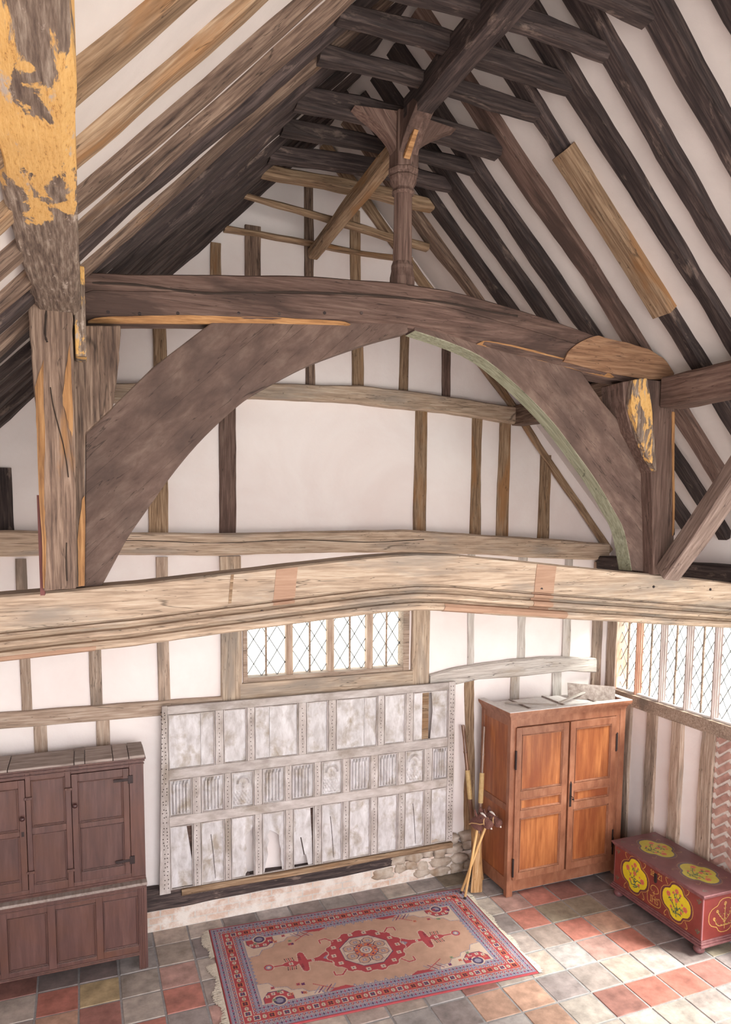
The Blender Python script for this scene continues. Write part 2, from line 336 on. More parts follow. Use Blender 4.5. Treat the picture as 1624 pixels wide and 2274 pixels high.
# right wall with the long window and a second one nearer the camera
RW = [(4.87, 6.80, 1.99, 3.3), (.6, 4.35, .5, 3.3)]
mb = MB(); x0, x1 = XR, XR+.28
mb.box(x0, x1, 6.80, WF, -.1, 3.5).box(x0, x1, 4.35, 4.87, -.1, 3.5).box(x0, x1, YB, .6, -.1, 3.5)
for a, b, c, d in RW: mb.box(x0, x1, a, b, -.1, c).box(x0, x1, a, b, d, 3.5)
mb.prism([(x0, 3.5), (x1, 3.5), (x1, 3.62), (x0, 3.92)], YB, WF)
tag(mb.build('wall_right', 'plaster2'), kind='structure')
tag(MB().box(XL-TH, XL, YB, WF, -.1, 3.6).prism([(XL-TH, 3.6), (XL, 3.6), (XL, 3.86), (XL-TH, 3.66)], YB, WF).build('wall_left', 'plaster2'), kind='structure')
mb = MB().box(XL-TH, XR+.3, YB-.15, YB, -.1, .5).box(XL-TH, -.9, YB-.15, YB, .5, 3.6).box(5.2, XR+.3, YB-.15, YB, .5, 3.6).prism([(-.2, 5.1), (4.7, 5.1), (RX, RZ+.2)], YB-.15, YB)  # unseen end wall, its opening shaped to dim the roof ridge
tag(mb.build('wall_back', 'plaster2'), kind='structure')
# roof: two plastered slopes behind the rafters
def slope(name, sgn):
    off = .115 if sgn > 0 else .075
    if sgn > 0: a, b = (XR+.35, rz(XR+.35)+off), (RX-.06, rz(RX-.06)+off)
    else: a, b = (XL-.3, lz(XL-.3)+off), (RX+.06, lz(RX+.06)+off)
    vs = []; n = 60; m = 24; W = wob(11+sgn, .006)
    for i in range(n+1):
        y = YB+(WF+TH-YB)*i/n
        for j in range(m+1):
            t = j/m; d = W(y*3+t*5)+.006*math.sin(t*9+y*7)
            vs.append((a[0]+(b[0]-a[0])*t, y, a[1]+(b[1]-a[1])*t+d))
    fs = [(i*(m+1)+j, i*(m+1)+j+1, (i+1)*(m+1)+j+1, (i+1)*(m+1)+j) for i in range(n) for j in range(m)]
    o = mesh(name, vs, fs, 'roofplaster', smooth=True)
    s = o.modifiers.new('thick', 'SOLIDIFY'); s.thickness = .12; s.offset = 1 if o.data.polygons[0].normal.z > 0 else -1
    tag(o, kind='structure'); return o
slope('ceiling', 1); slope('ceiling', -1)
# floor: clay tiles in a mortar bed
tag(MB().box(XL-TH, XR+.3, YB, WF+TH, -.12, -.006).build('floor', 'grout'), kind='structure')
gx = [4.257+.347*k for k in range(0, 6)]; gx = [.851+.3406*k for k in range(0, 10)]+gx
gx = [.851-.327*k for k in range(8, 0, -1)]+gx; gx = [g for g in gx if g > XL-.2 and g < XR+.3]
gy = [5.955+.331*k for k in range(-17, 4)]
greys = [(166, 152, 147), (150, 138, 136), (174, 162, 154), (146, 134, 133), (182, 170, 162), (160, 143, 136), (174, 158, 148), (164, 156, 154)]
reds = {'r': (176, 116, 104), 'o': (184, 148, 130), 'd': (150, 106, 98), 'p': (184, 146, 138), 'y': (172, 152, 120), 'g': (150, 138, 122), 'k': (132, 118, 116)}  # k: darker clay, paints in the shade along the chest and cupboard feet
marks = [(1138, 2005, 'p'), (1204, 1993, 'r'), (1175, 2039, 'r'), (1284, 2062, 'r'), (1346, 2047, 'o'), (1400, 2085, 'r'), (1338, 2105, 'p'), (1519, 2178, 'r'), (1449, 2200, 'r'), (1077, 2204, 'o'),
         (1219, 2250, 'o'), (31, 2196, 'd'), (123, 2224, 'r'), (123, 2258, 'o'), (222, 2203, 'y'), (222, 2252, 'd'), (400, 2166, 'p'), (412, 2221, 'r'), (345, 2270, 'r'), (477, 2252, 'p'), (1255, 1963, 'd'), (1305, 1950, 'k'),
         (1365, 1990, 'k'), (1420, 2030, 'k'), (1470, 2065, 'k'), (1520, 2110, 'k'), (222, 2170, 'k'), (130, 2190, 'k'), (1240, 2025, 'g'), (1300, 2005, 'g'), (1180, 2240, 'o')]
def cell(x, y):
    i = max(k for k in range(len(gx)) if gx[k] <= x) if x >= gx[0] else -1; j = max(k for k in range(len(gy)) if gy[k] <= y) if y >= gy[0] else -1; return i, j
mk = {}
for a, b, c in marks:
    p = at(a, b, 2, 0); mk[cell(p.x, p.y)] = reds[c]
vs = []; fs = []; cs = []; rg = random.Random(5)
xs = [XL-.02]+gx+[XR+.02]; ys = [YB]+gy+[WF+.02]
for i in range(len(xs)-1):
    for j in range(len(ys)-1):
        x0, x1, y0, y1 = xs[i], xs[i+1], ys[j], ys[j+1]
        if x1-x0 < .03 or y1-y0 < .03: continue
        c = mk.get((i-1, j-1)) or (rg.choice(greys) if rg.random() < .8 else rg.choice([reds['p'], reds['d'], reds['o'], reds['g']]))
        k = rg.uniform(.92, 1.06); c = lin([v*k for v in c]); g = .0075; h = rg.uniform(-.002, .002)
        b = len(vs); j0 = [rg.uniform(-.0035, .0035) for _ in range(8)]
        P = [(x0+g+j0[0], y0+g+j0[1]), (x1-g+j0[2], y0+g+j0[3]), (x1-g+j0[4], y1-g+j0[5]), (x0+g+j0[6], y1-g+j0[7])]
        cxm, cym = (x0+x1)/2, (y0+y1)/2
        vs += [(a, d, -.008) for a, d in P]+[(a+(cxm-a)*.03, d+(cym-d)*.03, h) for a, d in P]
        fs += [(b+4, b+5, b+6, b+7)]+[(b+q, b+(q+1) % 4, b+4+(q+1) % 4, b+4+q) for q in range(4)]; cs += [c]*8
def colattr(me, cs):
    at_ = me.color_attributes.new('Col', 'FLOAT_COLOR', 'POINT'); at_.data.foreach_set('color', np.array(cs, dtype=np.float32).ravel())
o = mesh('floor', vs, fs, 'tile', origin=(0, 0, 0)); colattr(o.data, cs); tag(o, kind='structure')
# ------------------------------------------------------------------ windows
def lattice(mb, a0, a1, z0, z1, plane, axis, dx=.16, dz=.25, w=.004):
    """diamond leading in a pane: a is the along-wall coordinate"""
    def seg(p, q):
        d = math.hypot(q[0]-p[0], q[1]-p[1]); nx, nz = -(q[1]-p[1])/d*w, (q[0]-p[0])/d*w
        poly = [(p[0]+nx, p[1]+nz), (q[0]+nx, q[1]+nz), (q[0]-nx, q[1]-nz), (p[0]-nx, p[1]-nz)]
        mb.prism(poly, plane-.003, plane+.003, axis)
    m = dz/dx
    for sg in (1, -1):
        k = -40
        while k < 60:
            c = z0+k*dz*1.0  # z = c + sg*m*(a-a0)
            pts = []
            zA, zB = c, c+sg*m*(a1-a0)
            lo, hi = (a0, zA), (a1, zB)
            k += 1
            # clip in z
            def cl(p, q):
                t0, t1 = 0., 1.; dzz = q[1]-p[1]
                if abs(dzz) < 1e-9: return None
                ta, tb = (z0-p[1])/dzz, (z1-p[1])/dzz; t0 = max(0, min(ta, tb)); t1 = min(1, max(ta, tb))
                if t1-t0 < .02: return None
                f = lambda t: (p[0]+(q[0]-p[0])*t, p[1]+dzz*t); return f(t0), f(t1)
            r = cl(lo, hi)
            if r: seg(*r)
w1 = thing('window_1', (WX0, WF, WZ0), None, None); w1['kind'] = 'structure'
mb = MB(); fy0, fy1 = WF-.02, WF+.13
mb.box(WX0, WX0+.045, fy0, fy1, WZ0, WZ1).box(WX1-.07, WX1, fy0, fy1, WZ0, WZ1).box(WX0+.045, WX1-.07, fy0+.004, fy1, WZ1-.06, WZ1).box(WX0+.045, WX1-.07, fy0+.004, fy1, WZ0+.001, WZ0+.055)
mb.build('window_frame', 'stud', w1, bev=.004)
mull = [1.925, 2.365, 2.80]
for m_ in mull: MB().prism([(m_-.035, WF+.03), (m_, WF-.005), (m_+.035, WF+.03), (m_+.035, WF+.1), (m_-.035, WF+.1)], WZ0+.05, WZ1-.05, 2).build('mullion', 'winpaint', w1, bev=.003)
ed = [WX0+.045]+[v for m_ in mull for v in (m_-.035, m_+.035)]+[WX1-.07]
for i in range(4):
    a, b = ed[2*i], ed[2*i+1]; g = MB().box(a, b, WF+.078, WF+.082, WZ0+.05, WZ1-.05).build('pane', 'glass', w1)
    mb = MB(); lattice(mb, a, b, WZ0+.05, WZ1-.05, WF+.075, 1); mb.build('leading', 'lead', g)
    c = (a+b)/2; MB().tube([(c, WF+.06, WZ0+.05), (c, WF+.06, WZ1-.05)], .012, 8).build('window_bar', 'stud', w1)
def rwin(idx, a0, a1, z0, z1, mulls, detail):
    w = thing('window_%d' % idx, (XR, a0, z0), None, None); w['kind'] = 'structure'
    mb = MB().box(XR-.03, XR+.22, a0-.0, a1, z0-.14, z0-.0); mb.build('window_sill', 'stud', w, bev=.006)
    MB().box(XR+.02, XR+.24, a0+.0, a1, z0, z0+.02).build('sill_board', 'white', w)
    mb = MB().box(XR+.0, XR+.2, a1-.06, a1, z0, z1).box(XR, XR+.2, a0, a0+.05, z0, z1).box(XR, XR+.2, a0, a1, z1-.05, z1); mb.build('window_frame', 'winpink', w, bev=.004)
    for k, c in enumerate(mulls):
        # moulded mullion: rolls and hollows in plan
        prof = [(-.04, -.008), (-.04, .006), (-.030, .010), (-.022, .018), (-.012, .018), (-.004, .026), (.01, .027), (.016, .033), (.035, .033), (.035, -.033), (.016, -.033), (.01, -.027), (-.004, -.026), (-.012, -.018), (-.022, -.018), (-.030, -.010)]
        mb = MB(); mb.prism([(XR+.045+p, c+q*1.3) for p, q in prof], z0-.015, z1, 2); mb.build('mullion', 'winpink' if k == len(mulls)-1 else 'winpale', w)
    ed = [a0+.05]+[v for c in sorted(mulls) for v in (c-.043, c+.043)]+[a1-.06]
    for i in range(len(ed)//2):
        a, b = ed[2*i], ed[2*i+1]; g = MB().box(XR+.073, XR+.077, a, b, z0+.02, z1-.05).build('pane', 'glass', w)
        if detail:
            mb = MB(); lattice(mb, a, b, z0+.02, z1-.05, XR+.070, 0, .115, .2, .0032); mb.build('leading', 'lead', g)
            c = (a+b)/2; mb = MB(); zz = [z0+(z1-z0)*t/8 for t in range(9)]
            mb.tube([(XR+.055, c+random.uniform(-.004, .004), z) for z in zz], .012, 8); mb.build('window_bar', 'stud', w)
rwin(2, 4.87, 6.80, 1.99, 3.3, [5.34, 5.70, 6.06, 6.43], True)
# make the wall piece match the longer window run
rwin(3, .6, 4.35, .5, 3.3, [1.2, 1.8, 2.4, 3.0, 3.6], False)  # unseen window, put in and enlarged to brighten the near floor
# ------------------------------------------------------------------ far wall timbers
YS = WF-.02
def wstud(x0, x1, z0, z1, mat, label, group, x0t=None, x1t=None, rough=.004, proud=.02, name='wall_stud', cat='wall stud'):
    x0t = x0 if x0t is None else x0t; x1t = x1 if x1t is None else x1t
    o = beam(name, ((x0+x1)/2, WF-proud+.05, z0), ((x0t+x1t)/2, WF-proud+.05, z1), x1-x0, .1, (1, 0, 0), mat, rough, taper=(1, (x1t-x0t)/(x1-x0)), cham=.006)
    return tag(o, label, cat, group)
gA = 'short studs of the far wall between its tie beam and the middle rail'
for x0, x1, m, l in [(-.54, -.45, 'stud', 'nail-pocked pale oak stud at the left edge of the photo, upper far wall'), (.03, .14, 'stud', 'pale stud with close dark lath scars, above the tall dark cupboard'),
                  (.63, .74, 'stud', 'scarred pale stud above the left end of the limed panelling'), (3.94, 4.02, 'grey', 'thin bleached stud just right of the leaded window post'),
                  (4.60, 4.71, 'grey', 'waney bleached stud above the middle of the wardrobe'), (5.22, 5.32, 'grey', 'rough bleached stud above the right half of the wardrobe')]:
    wstud(x0, x1, 2.28 if x0 > 3 else 2.2, 3.62, m, l, gA, rough=.008 if x0 > 3 else .004)
wstud(1.22, 1.42, 2.1, 3.62, 'pale', 'broad grey-green oak post on the left of the leaded window', 'posts of the leaded far window', proud=.05, name='window_post', cat='post')
wstud(3.26, 3.47, 2.15, 3.62, 'pale', 'broad pale oak post on the right of the leaded window', 'posts of the leaded far window', proud=.05, name='window_post', cat='post')
wstud(5.65, 5.79, .0, 3.5, 'stud', 'pale corner stud on the far wall behind the wardrobe', 'corner posts behind the wardrobe', proud=.03, name='corner_post', cat='post')
tag(beam('wall_rail', (XL, WF+.01, 2.215), (1.24, WF+.01, 2.185), .12, .135, (0, 1, 0), 'stud', .004, cham=.006), 'brown oak rail crossing the far wall above the dark cupboard', 'rail')
tag(MB().box(1.40, 3.27, WF-.05, WF+.02, 2.2, 2.37).build('window_sill', 'pale', bev=.008, X=(1, 0, 0)), 'pale oak sill under the leaded far window', 'sill')
gB = 'studs of the far wall below the rail'
for x0, x1, z0, z1, m, l, rg_ in [(-.45, -.34, 1.0, 2.16, 'stud', 'left short stud between rail and dark cupboard', .003), (.07, .19, 1.0, 2.14, 'stud', 'right short stud between rail and dark cupboard', .003),
                               (3.95, 4.07, .45, 2.22, 'tan', 'tall waney brown stud behind the two oars', .012), (4.52, 4.64, .3, 2.22, 'grey', 'bleached stub of stud behind the wardrobe top', .005), (5.1, 5.23, .3, 2.2, 'grey', 'bleached stub of stud right of the one behind the wardrobe top', .005)]:
    wstud(x0, x1, z0, z1, m, l, gB, rough=rg_)
# curved bleached rail right of the window
cr_top = [(3.47, 2.30), (3.7, 2.345), (4.07, 2.385), (4.5, 2.40), (4.92, 2.40), (5.3, 2.38), (5.68, 2.345)]; cr_bot = [(3.47, 2.19), (3.75, 2.175), (4.07, 2.215), (4.5, 2.215), (4.92, 2.22), (5.3, 2.225), (5.68, 2.17)]
pr8 = lambda y0, d, c=.08: [(0, y0+c*.3), (c, y0), (1-c, y0), (1, y0+c*.3), (1, y0+d), (0, y0+d)]
tag(profloft('wall_rail', cr_top, cr_bot, 3.47, 5.68, pr8(WF-.07, .12), 'grey', rough=.009, step=.04), 'bent bleached rail in the far wall behind the wardrobe top', 'rail')
# far tie beam and gable collar
ft_top = [(-1.5, 3.86), (.449, 3.86), (1.26, 3.845), (2.2, 3.875), (3.13, 3.871), (4.2, 3.813), (5.75, 3.715)]; ft_bot = [(-1.5, 3.66), (1.26, 3.627), (3.13, 3.655), (4.2, 3.605), (5.76, 3.52)]
o = tag(profloft('tie_beam', ft_top, ft_bot, -1.5, 5.76, pr8(WF-.12, .2), 'pale', rough=.009, step=.05), 'pale waney tie beam across the foot of the far gable', 'tie beam')
MB().tube([(-1.5+i*.22, WF-.121, 3.765+.014*math.sin(i*.9)) for i in range(23)], (.004, .004), 6).build('crack', plain('dark_crack', (50, 38, 32), .9), o)
fc_top = [(.0, 5.12), (.308, 5.17), (1.487, 5.265), (2.617, 5.312), (3.628, 5.262), (4.40, 5.205)]; fc_bot = [(0, 4.95), (.303, 4.988), (1.486, 5.105), (2.619, 5.137), (3.631, 5.109), (4.30, 5.05)]
tag(profloft('collar_beam', fc_top, fc_bot, .0, 4.42, pr8(WF-.12, .2), 'pale', rough=.009, step=.05), 'bowed pale collar beam across the middle of the far gable', 'collar beam')
gC = 'studs of the far gable'
for x0, x1, z0, z1, m, l, xt in [(1.22, 1.37, 3.84, 5.1, 'brown', 'dark cracked stud left of the big blank gable panel', .03), (.57, .75, 3.84, 5.04, 'tan', 'broad brown stud seen inside the left arch brace', .02), (3.27, 3.40, 3.85, 5.15, 'tan', 'peg-holed brown stud right of the big blank gable panel', 0),
                              (3.96, 4.08, 3.82, 5.1, 'tan', 'narrow tan stud under the right end of the bowed collar', .0), (4.29, 4.43, 3.80, 5.06, 'tan', 'waney orange-brown stud just right of the bowed collar end', .0), (4.84, 4.98, 3.76, 4.72, 'tan', 'shortest gable stud at the far right under the sloping rafter', .0), (-.66, -.54, 3.84, 4.4, 'dark', 'dark gable stud at the far left edge of the photo', 0),
                              (.64, .76, 5.2, 5.78, 'tan', 'brown stud above the collar in the gap left of the left arch brace', 0), (2.08, 2.18, 5.29, 7.2, 'mixed', 'middle stud of the gable, under the hanging purlin end', -.02), (2.57, 2.68, 5.3, 7.0, 'tan', 'gable stud left of the crown post base, seen above and below the cambered beam', -.04), (3.09, 3.18, 5.28, 6.5, 'tan', 'second thin stud right of centre above the gable collar', 0),
                              (3.58, 3.68, 5.26, 6.0, 'brown', 'dark thin stud above the right part of the gable collar', 0), (1.49, 1.63, 5.26, 6.7, 'mixed', 'dark gable stud above the left part of the cambered beam', 0), (1.16, 1.26, 5.23, 6.5, 'tan', 'thin gable stud at the foot of the left rafters', 0)]:
    wstud(x0, x1, z0, z1, m, l, gC, x0+xt, x1+xt, rough=.006, proud=.028)
# ------------------------------------------------------------------ right wall timbers
gD = 'studs under the long leaded window'
def rstud(y0, y1, z0, z1, mat, label, group, rough=.006, name='wall_stud', cat='wall stud', proud=.03):
    return tag(beam(name, (XR-proud+.05, (y0+y1)/2, z0), (XR-proud+.05, (y0+y1)/2, z1), y1-y0, .1, (0, 1, 0), mat, rough, cham=.006), label, cat, group)
rstud(6.43, 6.575, .0, 1.87, 'stud', 'pegged brown post right of the narrow herringbone brick strip', gD, .004)
rstud(6.03, 6.18, .0, 1.87, 'stud', 'brown stud above the left end of the painted chest', gD)
rstud(5.66, 5.80, .0, 1.86, 'stud', 'bent brown stud above the middle of the painted chest', gD, .010, proud=.04)
rstud(5.24, 5.42, .0, 1.86, 'stud', 'broad brown stud beside the wide herringbone brick panel', gD)
rstud(6.74, 6.90, .0, 3.45, 'stud', 'corner post on the right wall, left of the long leaded window', 'corner posts behind the wardrobe', .004, 'corner_post', 'post', .02)
rstud(4.5, 4.68, .0, 3.45, 'stud', 'post between the two right hand windows', gD, .004)
# herringbone brick infill
def herring(y0, y1, z0, z1, label):
    r = tag(MB().box(XR-.006, XR+.02, y0, y1, z0, z1).build('herringbone_panel', 'mortar'), label, 'brick panel', 'herringbone brick infill of the right wall')
    mb = MB(); rg = random.Random(3)
    # zig-zag courses: columns of slanted bricks alternating direction
    col = 0; y = y0-.12; cw = .165
    while y < y1+.1:
        sg = 1 if col % 2 == 0 else -1; z = z0-.2
        while z < z1+.2:
            cy_, cz_ = y+cw/2, z; a = math.radians(40)*sg; ca, sa = math.cos(a), math.sin(a); hl, hw = .098, .029
            c4 = [(cy_+ca*p-sa*q+rg.uniform(-.003, .003), cz_+sa*p+ca*q+rg.uniform(-.003, .003)) for p, q in ((-hl, -hw), (hl, -hw), (hl, hw), (-hl, hw))]
            # clip to panel
            def clip(poly, ax, lim, keep):
                out = []
                for k in range(len(poly)):
                    p, q = poly[k], poly[(k+1) % len(poly)]; ip, iq = keep(p[ax], lim), keep(q[ax], lim)
                    if ip: out.append(p)
                    if ip != iq:
                        t = (lim-p[ax])/(q[ax]-p[ax]); out.append((p[0]+(q[0]-p[0])*t, p[1]+(q[1]-p[1])*t))
                return out
            le, ge = (lambda a_, b_: a_ <= b_), (lambda a_, b_: a_ >= b_)
            for ax, lim, kp in ((0, y0, ge), (0, y1, le), (1, z0, ge), (1, z1, le)):
                if c4: c4 = clip(c4, ax, lim, kp)
            if len(c4) >= 3: mb.prism(c4, XR-.014-rg.uniform(0, .004), XR+.01, 0)
            z += .106
        y += cw; col += 1
    mb.build('bricks', 'redbrick', r)
herring(6.575, 6.74, .05, 1.86, 'narrow dark herringbone brick strip between wardrobe and corner post')
herring(4.68, 5.24, .05, 1.86, 'wide herringbone brick panel at the right edge of the photo')
# wall plates
tag(beam('wall_plate', (5.72, YB, 3.50), (5.72, WF-.1, 3.50), .24, .15, (1, 0, 0), 'dark', .005), 'dark eaves plate on top of the right wall', 'wall plate')
tag(beam('wall_plate', (-1.45, YB, 3.56), (-1.45, WF-.1, 3.56), .2, .15, (1, 0, 0), 'dark', .005), 'dark eaves plate on top of the left wall, outside the photo', 'wall plate')
# ------------------------------------------------------------------ plinth, sill beam
mb = MB(); rg = random.Random(9)
mb.box(XL, 4.08, WF-.05, WF+.01, -.0, .24)
pl_ = tag(mb.build('brick_plinth', 'brick'), 'low whitewashed brick plinth along the foot of the far wall', 'plinth')
mb = MB()
def rock(mb, c, r, seed):
    bm = bmesh.new(); bmesh.ops.create_icosphere(bm, subdivisions=3, radius=1); g = random.Random(seed)
    ph = [g.uniform(0, 6) for _ in range(6)]
    vs = []
    for v in bm.verts:
        q = v.co; m_ = max(abs(q.x), abs(q.y), abs(q.z)); q = q*(.55+.45/m_*.8)
        k = 1+.12*math.sin(q.x*4+ph[0])*math.sin(q.z*5+ph[1])+.07*math.sin(q.z*11+ph[2])+.06*math.sin(q.x*13+ph[3])
        vs.append((c[0]+q.x*r[0]*k, c[1]+q.y*r[1]*k, c[2]+q.z*r[2]*k))
    fs = [tuple(v.index for v in f.verts) for f in bm.faces]; bm.free(); mb.add(vs, fs)
mb = MB(); x = 2.95; k = 0
for zc, hh, xs_, xe in ((.30, .07, 3.0, 4.1), (.17, .07, 2.8, 4.12), (.42, .06, 3.35, 4.1), (.06, .06, 3.3, 4.1)):
    x = xs_
    while x < xe:
        w_ = rg.uniform(.07, .16); rock(mb, (x+w_, WF-.035+rg.uniform(-.01, .01), zc+rg.uniform(-.02, .02)), (w_, rg.uniform(.045, .075), hh*rg.uniform(.85, 1.15)), k); k += 1; x += w_*1.8
tag(mb.build('rubble_footing', 'stone', smooth=True), 'rough lime-splashed rubble footing under the right end of the panelling', 'rubble footing')
tag(beam('sill_beam', (.46, WF-.045, .335), (3.05, WF-.045, .31), .1, .19, (0, 1, 0), 'dark', .01, taper=(1.1, .8)), 'dark decayed oak sill beam under the limed panelling', 'sill beam')
tag(beam('timber_batten', (.8, 6.80, .39), (3.74, 6.80, .385), .06, .06, (0, 1, 0), 'tan', .003), 'orange-brown batten carrying the limed panelling', 'batten')
# ------------------------------------------------------------------ the open truss
T_top = [(-1.5, 3.42), (-.458, 3.525), (.302, 3.58), (1.167, 3.658), (1.813, 3.722), (2.249, 3.749), (2.6, 3.735), (2.91, 3.701), (3.926, 3.596), (4.687, 3.524), (5.33, 3.449), (6, 3.38)]
T_bot = [(-1.5, 3.06), (-.472, 3.131), (.293, 3.172), (1.165, 3.253), (2.0, 3.315), (2.256, 3.323), (2.5, 3.31), (3.333, 3.228), (5.361, 3.046), (6, 2.99)]
Y0 = 4.70
mould = [(0, Y0+.09), (.0, Y0+.03), (.03, Y0-.002), (.09, Y0-.016), (.14, Y0+.0), (.15, Y0+.042), (.185, Y0+.05), (.20, Y0+.018), (.22, Y0-.008), (.26, Y0-.018), (.30, Y0-.006), (.315, Y0+.034), (.35, Y0+.042), (.365, Y0+.006), (.39, Y0-.008), (.42, Y0-.004), (.43, Y0+.03), (.45, Y0+.03), (.465, Y0), (.7, Y0+.004), (.97, Y0), (1, Y0+.02), (1, Y0+.27), (0, Y0+.27)]
tie = tag(profloft('tie_beam', T_top, T_bot, -1.5, 5.86, mould, 'pale', rough=.004, step=.05), 'massive cambered pale oak tie beam with moulded lower edge', 'tie beam')
def patch_(x0, x1, v0, v1, name, mat, parent, prof=mould, top=T_top, bot=T_bot, out=.004, label=None):
    P = [(v, y) for v, y in prof if v0 <= v <= v1 and y < prof[0][1]]
    def yi(v):
        Q = [q for q in prof if q[1] < Y0+.2]
        for i in range(len(Q)-1):
            if Q[i][0] <= v <= Q[i+1][0] and Q[i+1][0] > Q[i][0]: return Q[i][1]+(Q[i+1][1]-Q[i][1])*(v-Q[i][0])/(Q[i+1][0]-Q[i][0])
        return Q[-1][1]
    P = [(v0, yi(v0))]+[p for p in P if v0 < p[0] < v1]+[(v1, yi(v1))]
    P = [(v, y-out) for v, y in P]+[(v1, Y0+.05), (v0, Y0+.05)]
    n = len(P); vs = []
    for x in (x0, x1):
        zt, zb = interp(top, x), interp(bot, x); vs += [(x+(v-.5)*.04*(1 if x == x1 else 1), y, zb+(zt-zb)*v) for v, y in P]
    fs = [(k, (k+1) % n, n+(k+1) % n, n+k) for k in range(n)]+[tuple(range(n)), tuple(range(2*n-1, n-1, -1))]
    o = mesh(name, vs, fs, mat, parent, X=(1, 0, 0)); 
    if label: o['label'] = label
    return o
patch_(1.19, 1.34, .36, .97, 'repair_piece', 'repair', tie, label='pinkish new oak patch'); patch_(3.27, 3.45, .12, .97, 'repair_piece', 'repair', tie, label='pinkish new oak patch')
patch_(-1.45, .08, .0, .17, 'repair_piece', 'repair', tie, label='long new oak strip'); patch_(2.5, 3.6, .0, .155, 'repair_piece', 'repair', tie, label='long new oak strip')
patch_(.885, .905, .5, .97, 'repair_piece', 'tan', tie)
for px, py in ((583, 1359), (1203, 1308), (1452, 1303), (1578, 1309)):
    p = at(px, py, 1, Y0); MB().tube([(p.x, Y0-.003, p.z), (p.x, Y0+.02, p.z)], .012, 10).build('peg_hole', M['dark'], tie)
U_top = [(.0, 5.38), (.06, 5.43), (.103, 5.459), (.896, 5.547), (1.496, 5.615), (2.155, 5.656), (2.51, 5.644), (2.885, 5.599), (3.282, 5.538), (3.659, 5.477), (3.878, 5.43), (4.1, 5.42), (4.33, 5.385), (4.5, 5.32), (4.62, 5.20)]
U_bot = [(.0, 5.15), (.893, 5.235), (1.496, 5.285), (2.159, 5.345), (2.517, 5.305), (3.092, 5.225), (3.502, 5.18), (3.936, 5.13), (4.3, 5.11), (4.62, 5.15)]
Y0 = 4.75
uprof = [(0, Y0+.05), (.11, Y0), (.6, Y0), (.62, Y0+.006), (.64, Y0-.002), (.95, Y0+.01), (1, Y0+.04), (1, Y0+.2), (0, Y0+.2)]
ub = tag(profloft('cambered_beam', U_top, U_bot, .0, 4.62, uprof, 'brown', rough=.007, step=.05), 'big cambered brown beam joining the two truss posts, crown post standing on it', 'collar beam')
def crackline(pts, r, parent, Y):
    P = [(at(a, b, 1, Y).x, Y, at(a, b, 1, Y).z) for a, b in smooth_poly(pts, 4)]
    MB().tube(P, [(.003, r*(.4+.6*abs(math.sin(i*1.3)))) for i in range(len(P))], 6).build('crack', 'crackm', parent)
M['crackm'] = bpy.data.materials['dark_crack']
crackline([(205, 628), (300, 632), (400, 645), (480, 652), (600, 648), (700, 650), (812, 654), (900, 662), (990, 672), (1080, 690), (1150, 702)], .010, ub, Y0-.002)
def strip(x0, x1, v0, v1, mat, parent, top, bot, Y, name='bared_edge'):
    n = int((x1-x0)/.04); vs = []; Y = Y-(.012 if mat == 'bark' else 0)
    W = wob(int(x0*31)+5, .004)
    for i in range(n+1):
        x = x0+(x1-x0)*i/n; zt, zb = interp(top, x), interp(bot, x); hh = zt-zb; k = math.sin(math.pi*i/n)**.35 if mat == 'orange' else min(1, (i/n)*3.5)**.6
        a, b_ = zb+hh*v0, zb+hh*(v0+(v1-v0)*k)+W(x*3)*k
        vs += [(x, Y+.045*(1-v0/.11)-.004 if v0 < .11 else Y-.004, a), (x, Y-.005, max(b_, a+.002)), (x, Y+.03, max(b_, a+.002)), (x, Y+.06, a)]
    fs = [(i*4+k, i*4+(k+1) % 4, i*4+4+(k+1) % 4, i*4+4+k) for i in range(n) for k in range(4)]+[(0, 1, 2, 3), (n*4, n*4+1, n*4+2, n*4+3)]
    o = mesh(name, vs, fs, mat, parent, X=(1, 0, 0)); o['label'] = 'bare orange edge'; return o
strip(.07, 1.75, .01, .14, 'orange', ub, U_top, U_bot, Y0); strip(2.75, 4.0, .02, .2, 'orange', ub, U_top, U_bot, Y0); strip(3.5, 4.60, .1, .97, 'bark', ub, U_top, U_bot, Y0)
for px, py in ((240, 693), (310, 697), (395, 696), (530, 696), (620, 697), (721, 695), (803, 695), (478, 840+0)):
    if py > 800: continue
    p = at(px, py, 1, Y0); MB().tube([(p.x, Y0-.004, p.z), (p.x, Y0+.02, p.z)], .011, 8).build('peg', 'dark', ub)
# posts of the truss
lp = tprism('truss_post', [(62, 661), (160, 661), (163, 780), (167, 960), (170, 1307), (97, 1313), (90, 1150), (82, 960), (70, 800)], 4.45, 4.45, 4.66, 'mixed', (0, 0, 1), sub=5)
tag(lp, 'tapering figured-grain post at the left, carrying the ochre-washed purlin', 'post')
o = tprism('bared_edge', [(97, 800), (100, 1000), (98, 1120), (103, 1200), (99, 1306), (96, 1306), (90, 1150), (82, 960), (78, 860)], 4.45, 4.444, 4.5, 'orange', (0, 0, 1), lp)
o = tprism('bared_edge', [(158, 800), (162, 955), (160, 970), (148, 930), (140, 900), (140, 870), (150, 800), (156, 760)], 4.45, 4.444, 4.5, 'orange', (0, 0, 1), lp)
crackline([(103, 690), (100, 740), (105, 760)], .008, lp, 4.448); crackline([(112, 860), (118, 900), (128, 940), (140, 985), (148, 1030), (152, 1060)], .012, lp, 4.448); crackline([(148, 1205), (147, 1260), (149, 1290)], .006, lp, 4.448)
rp = tprism('truss_post', [(160, 722), (268, 722), (265, 800), (258, 860), (250, 905), (190, 962), (189, 1303), (160, 1303)], 4.68, 4.68, 4.92, 'mixed', (0, 0, 1), sub=4)
tag(rp, 'flared dark post behind the left arch brace, under the end of the cambered beam', 'post')
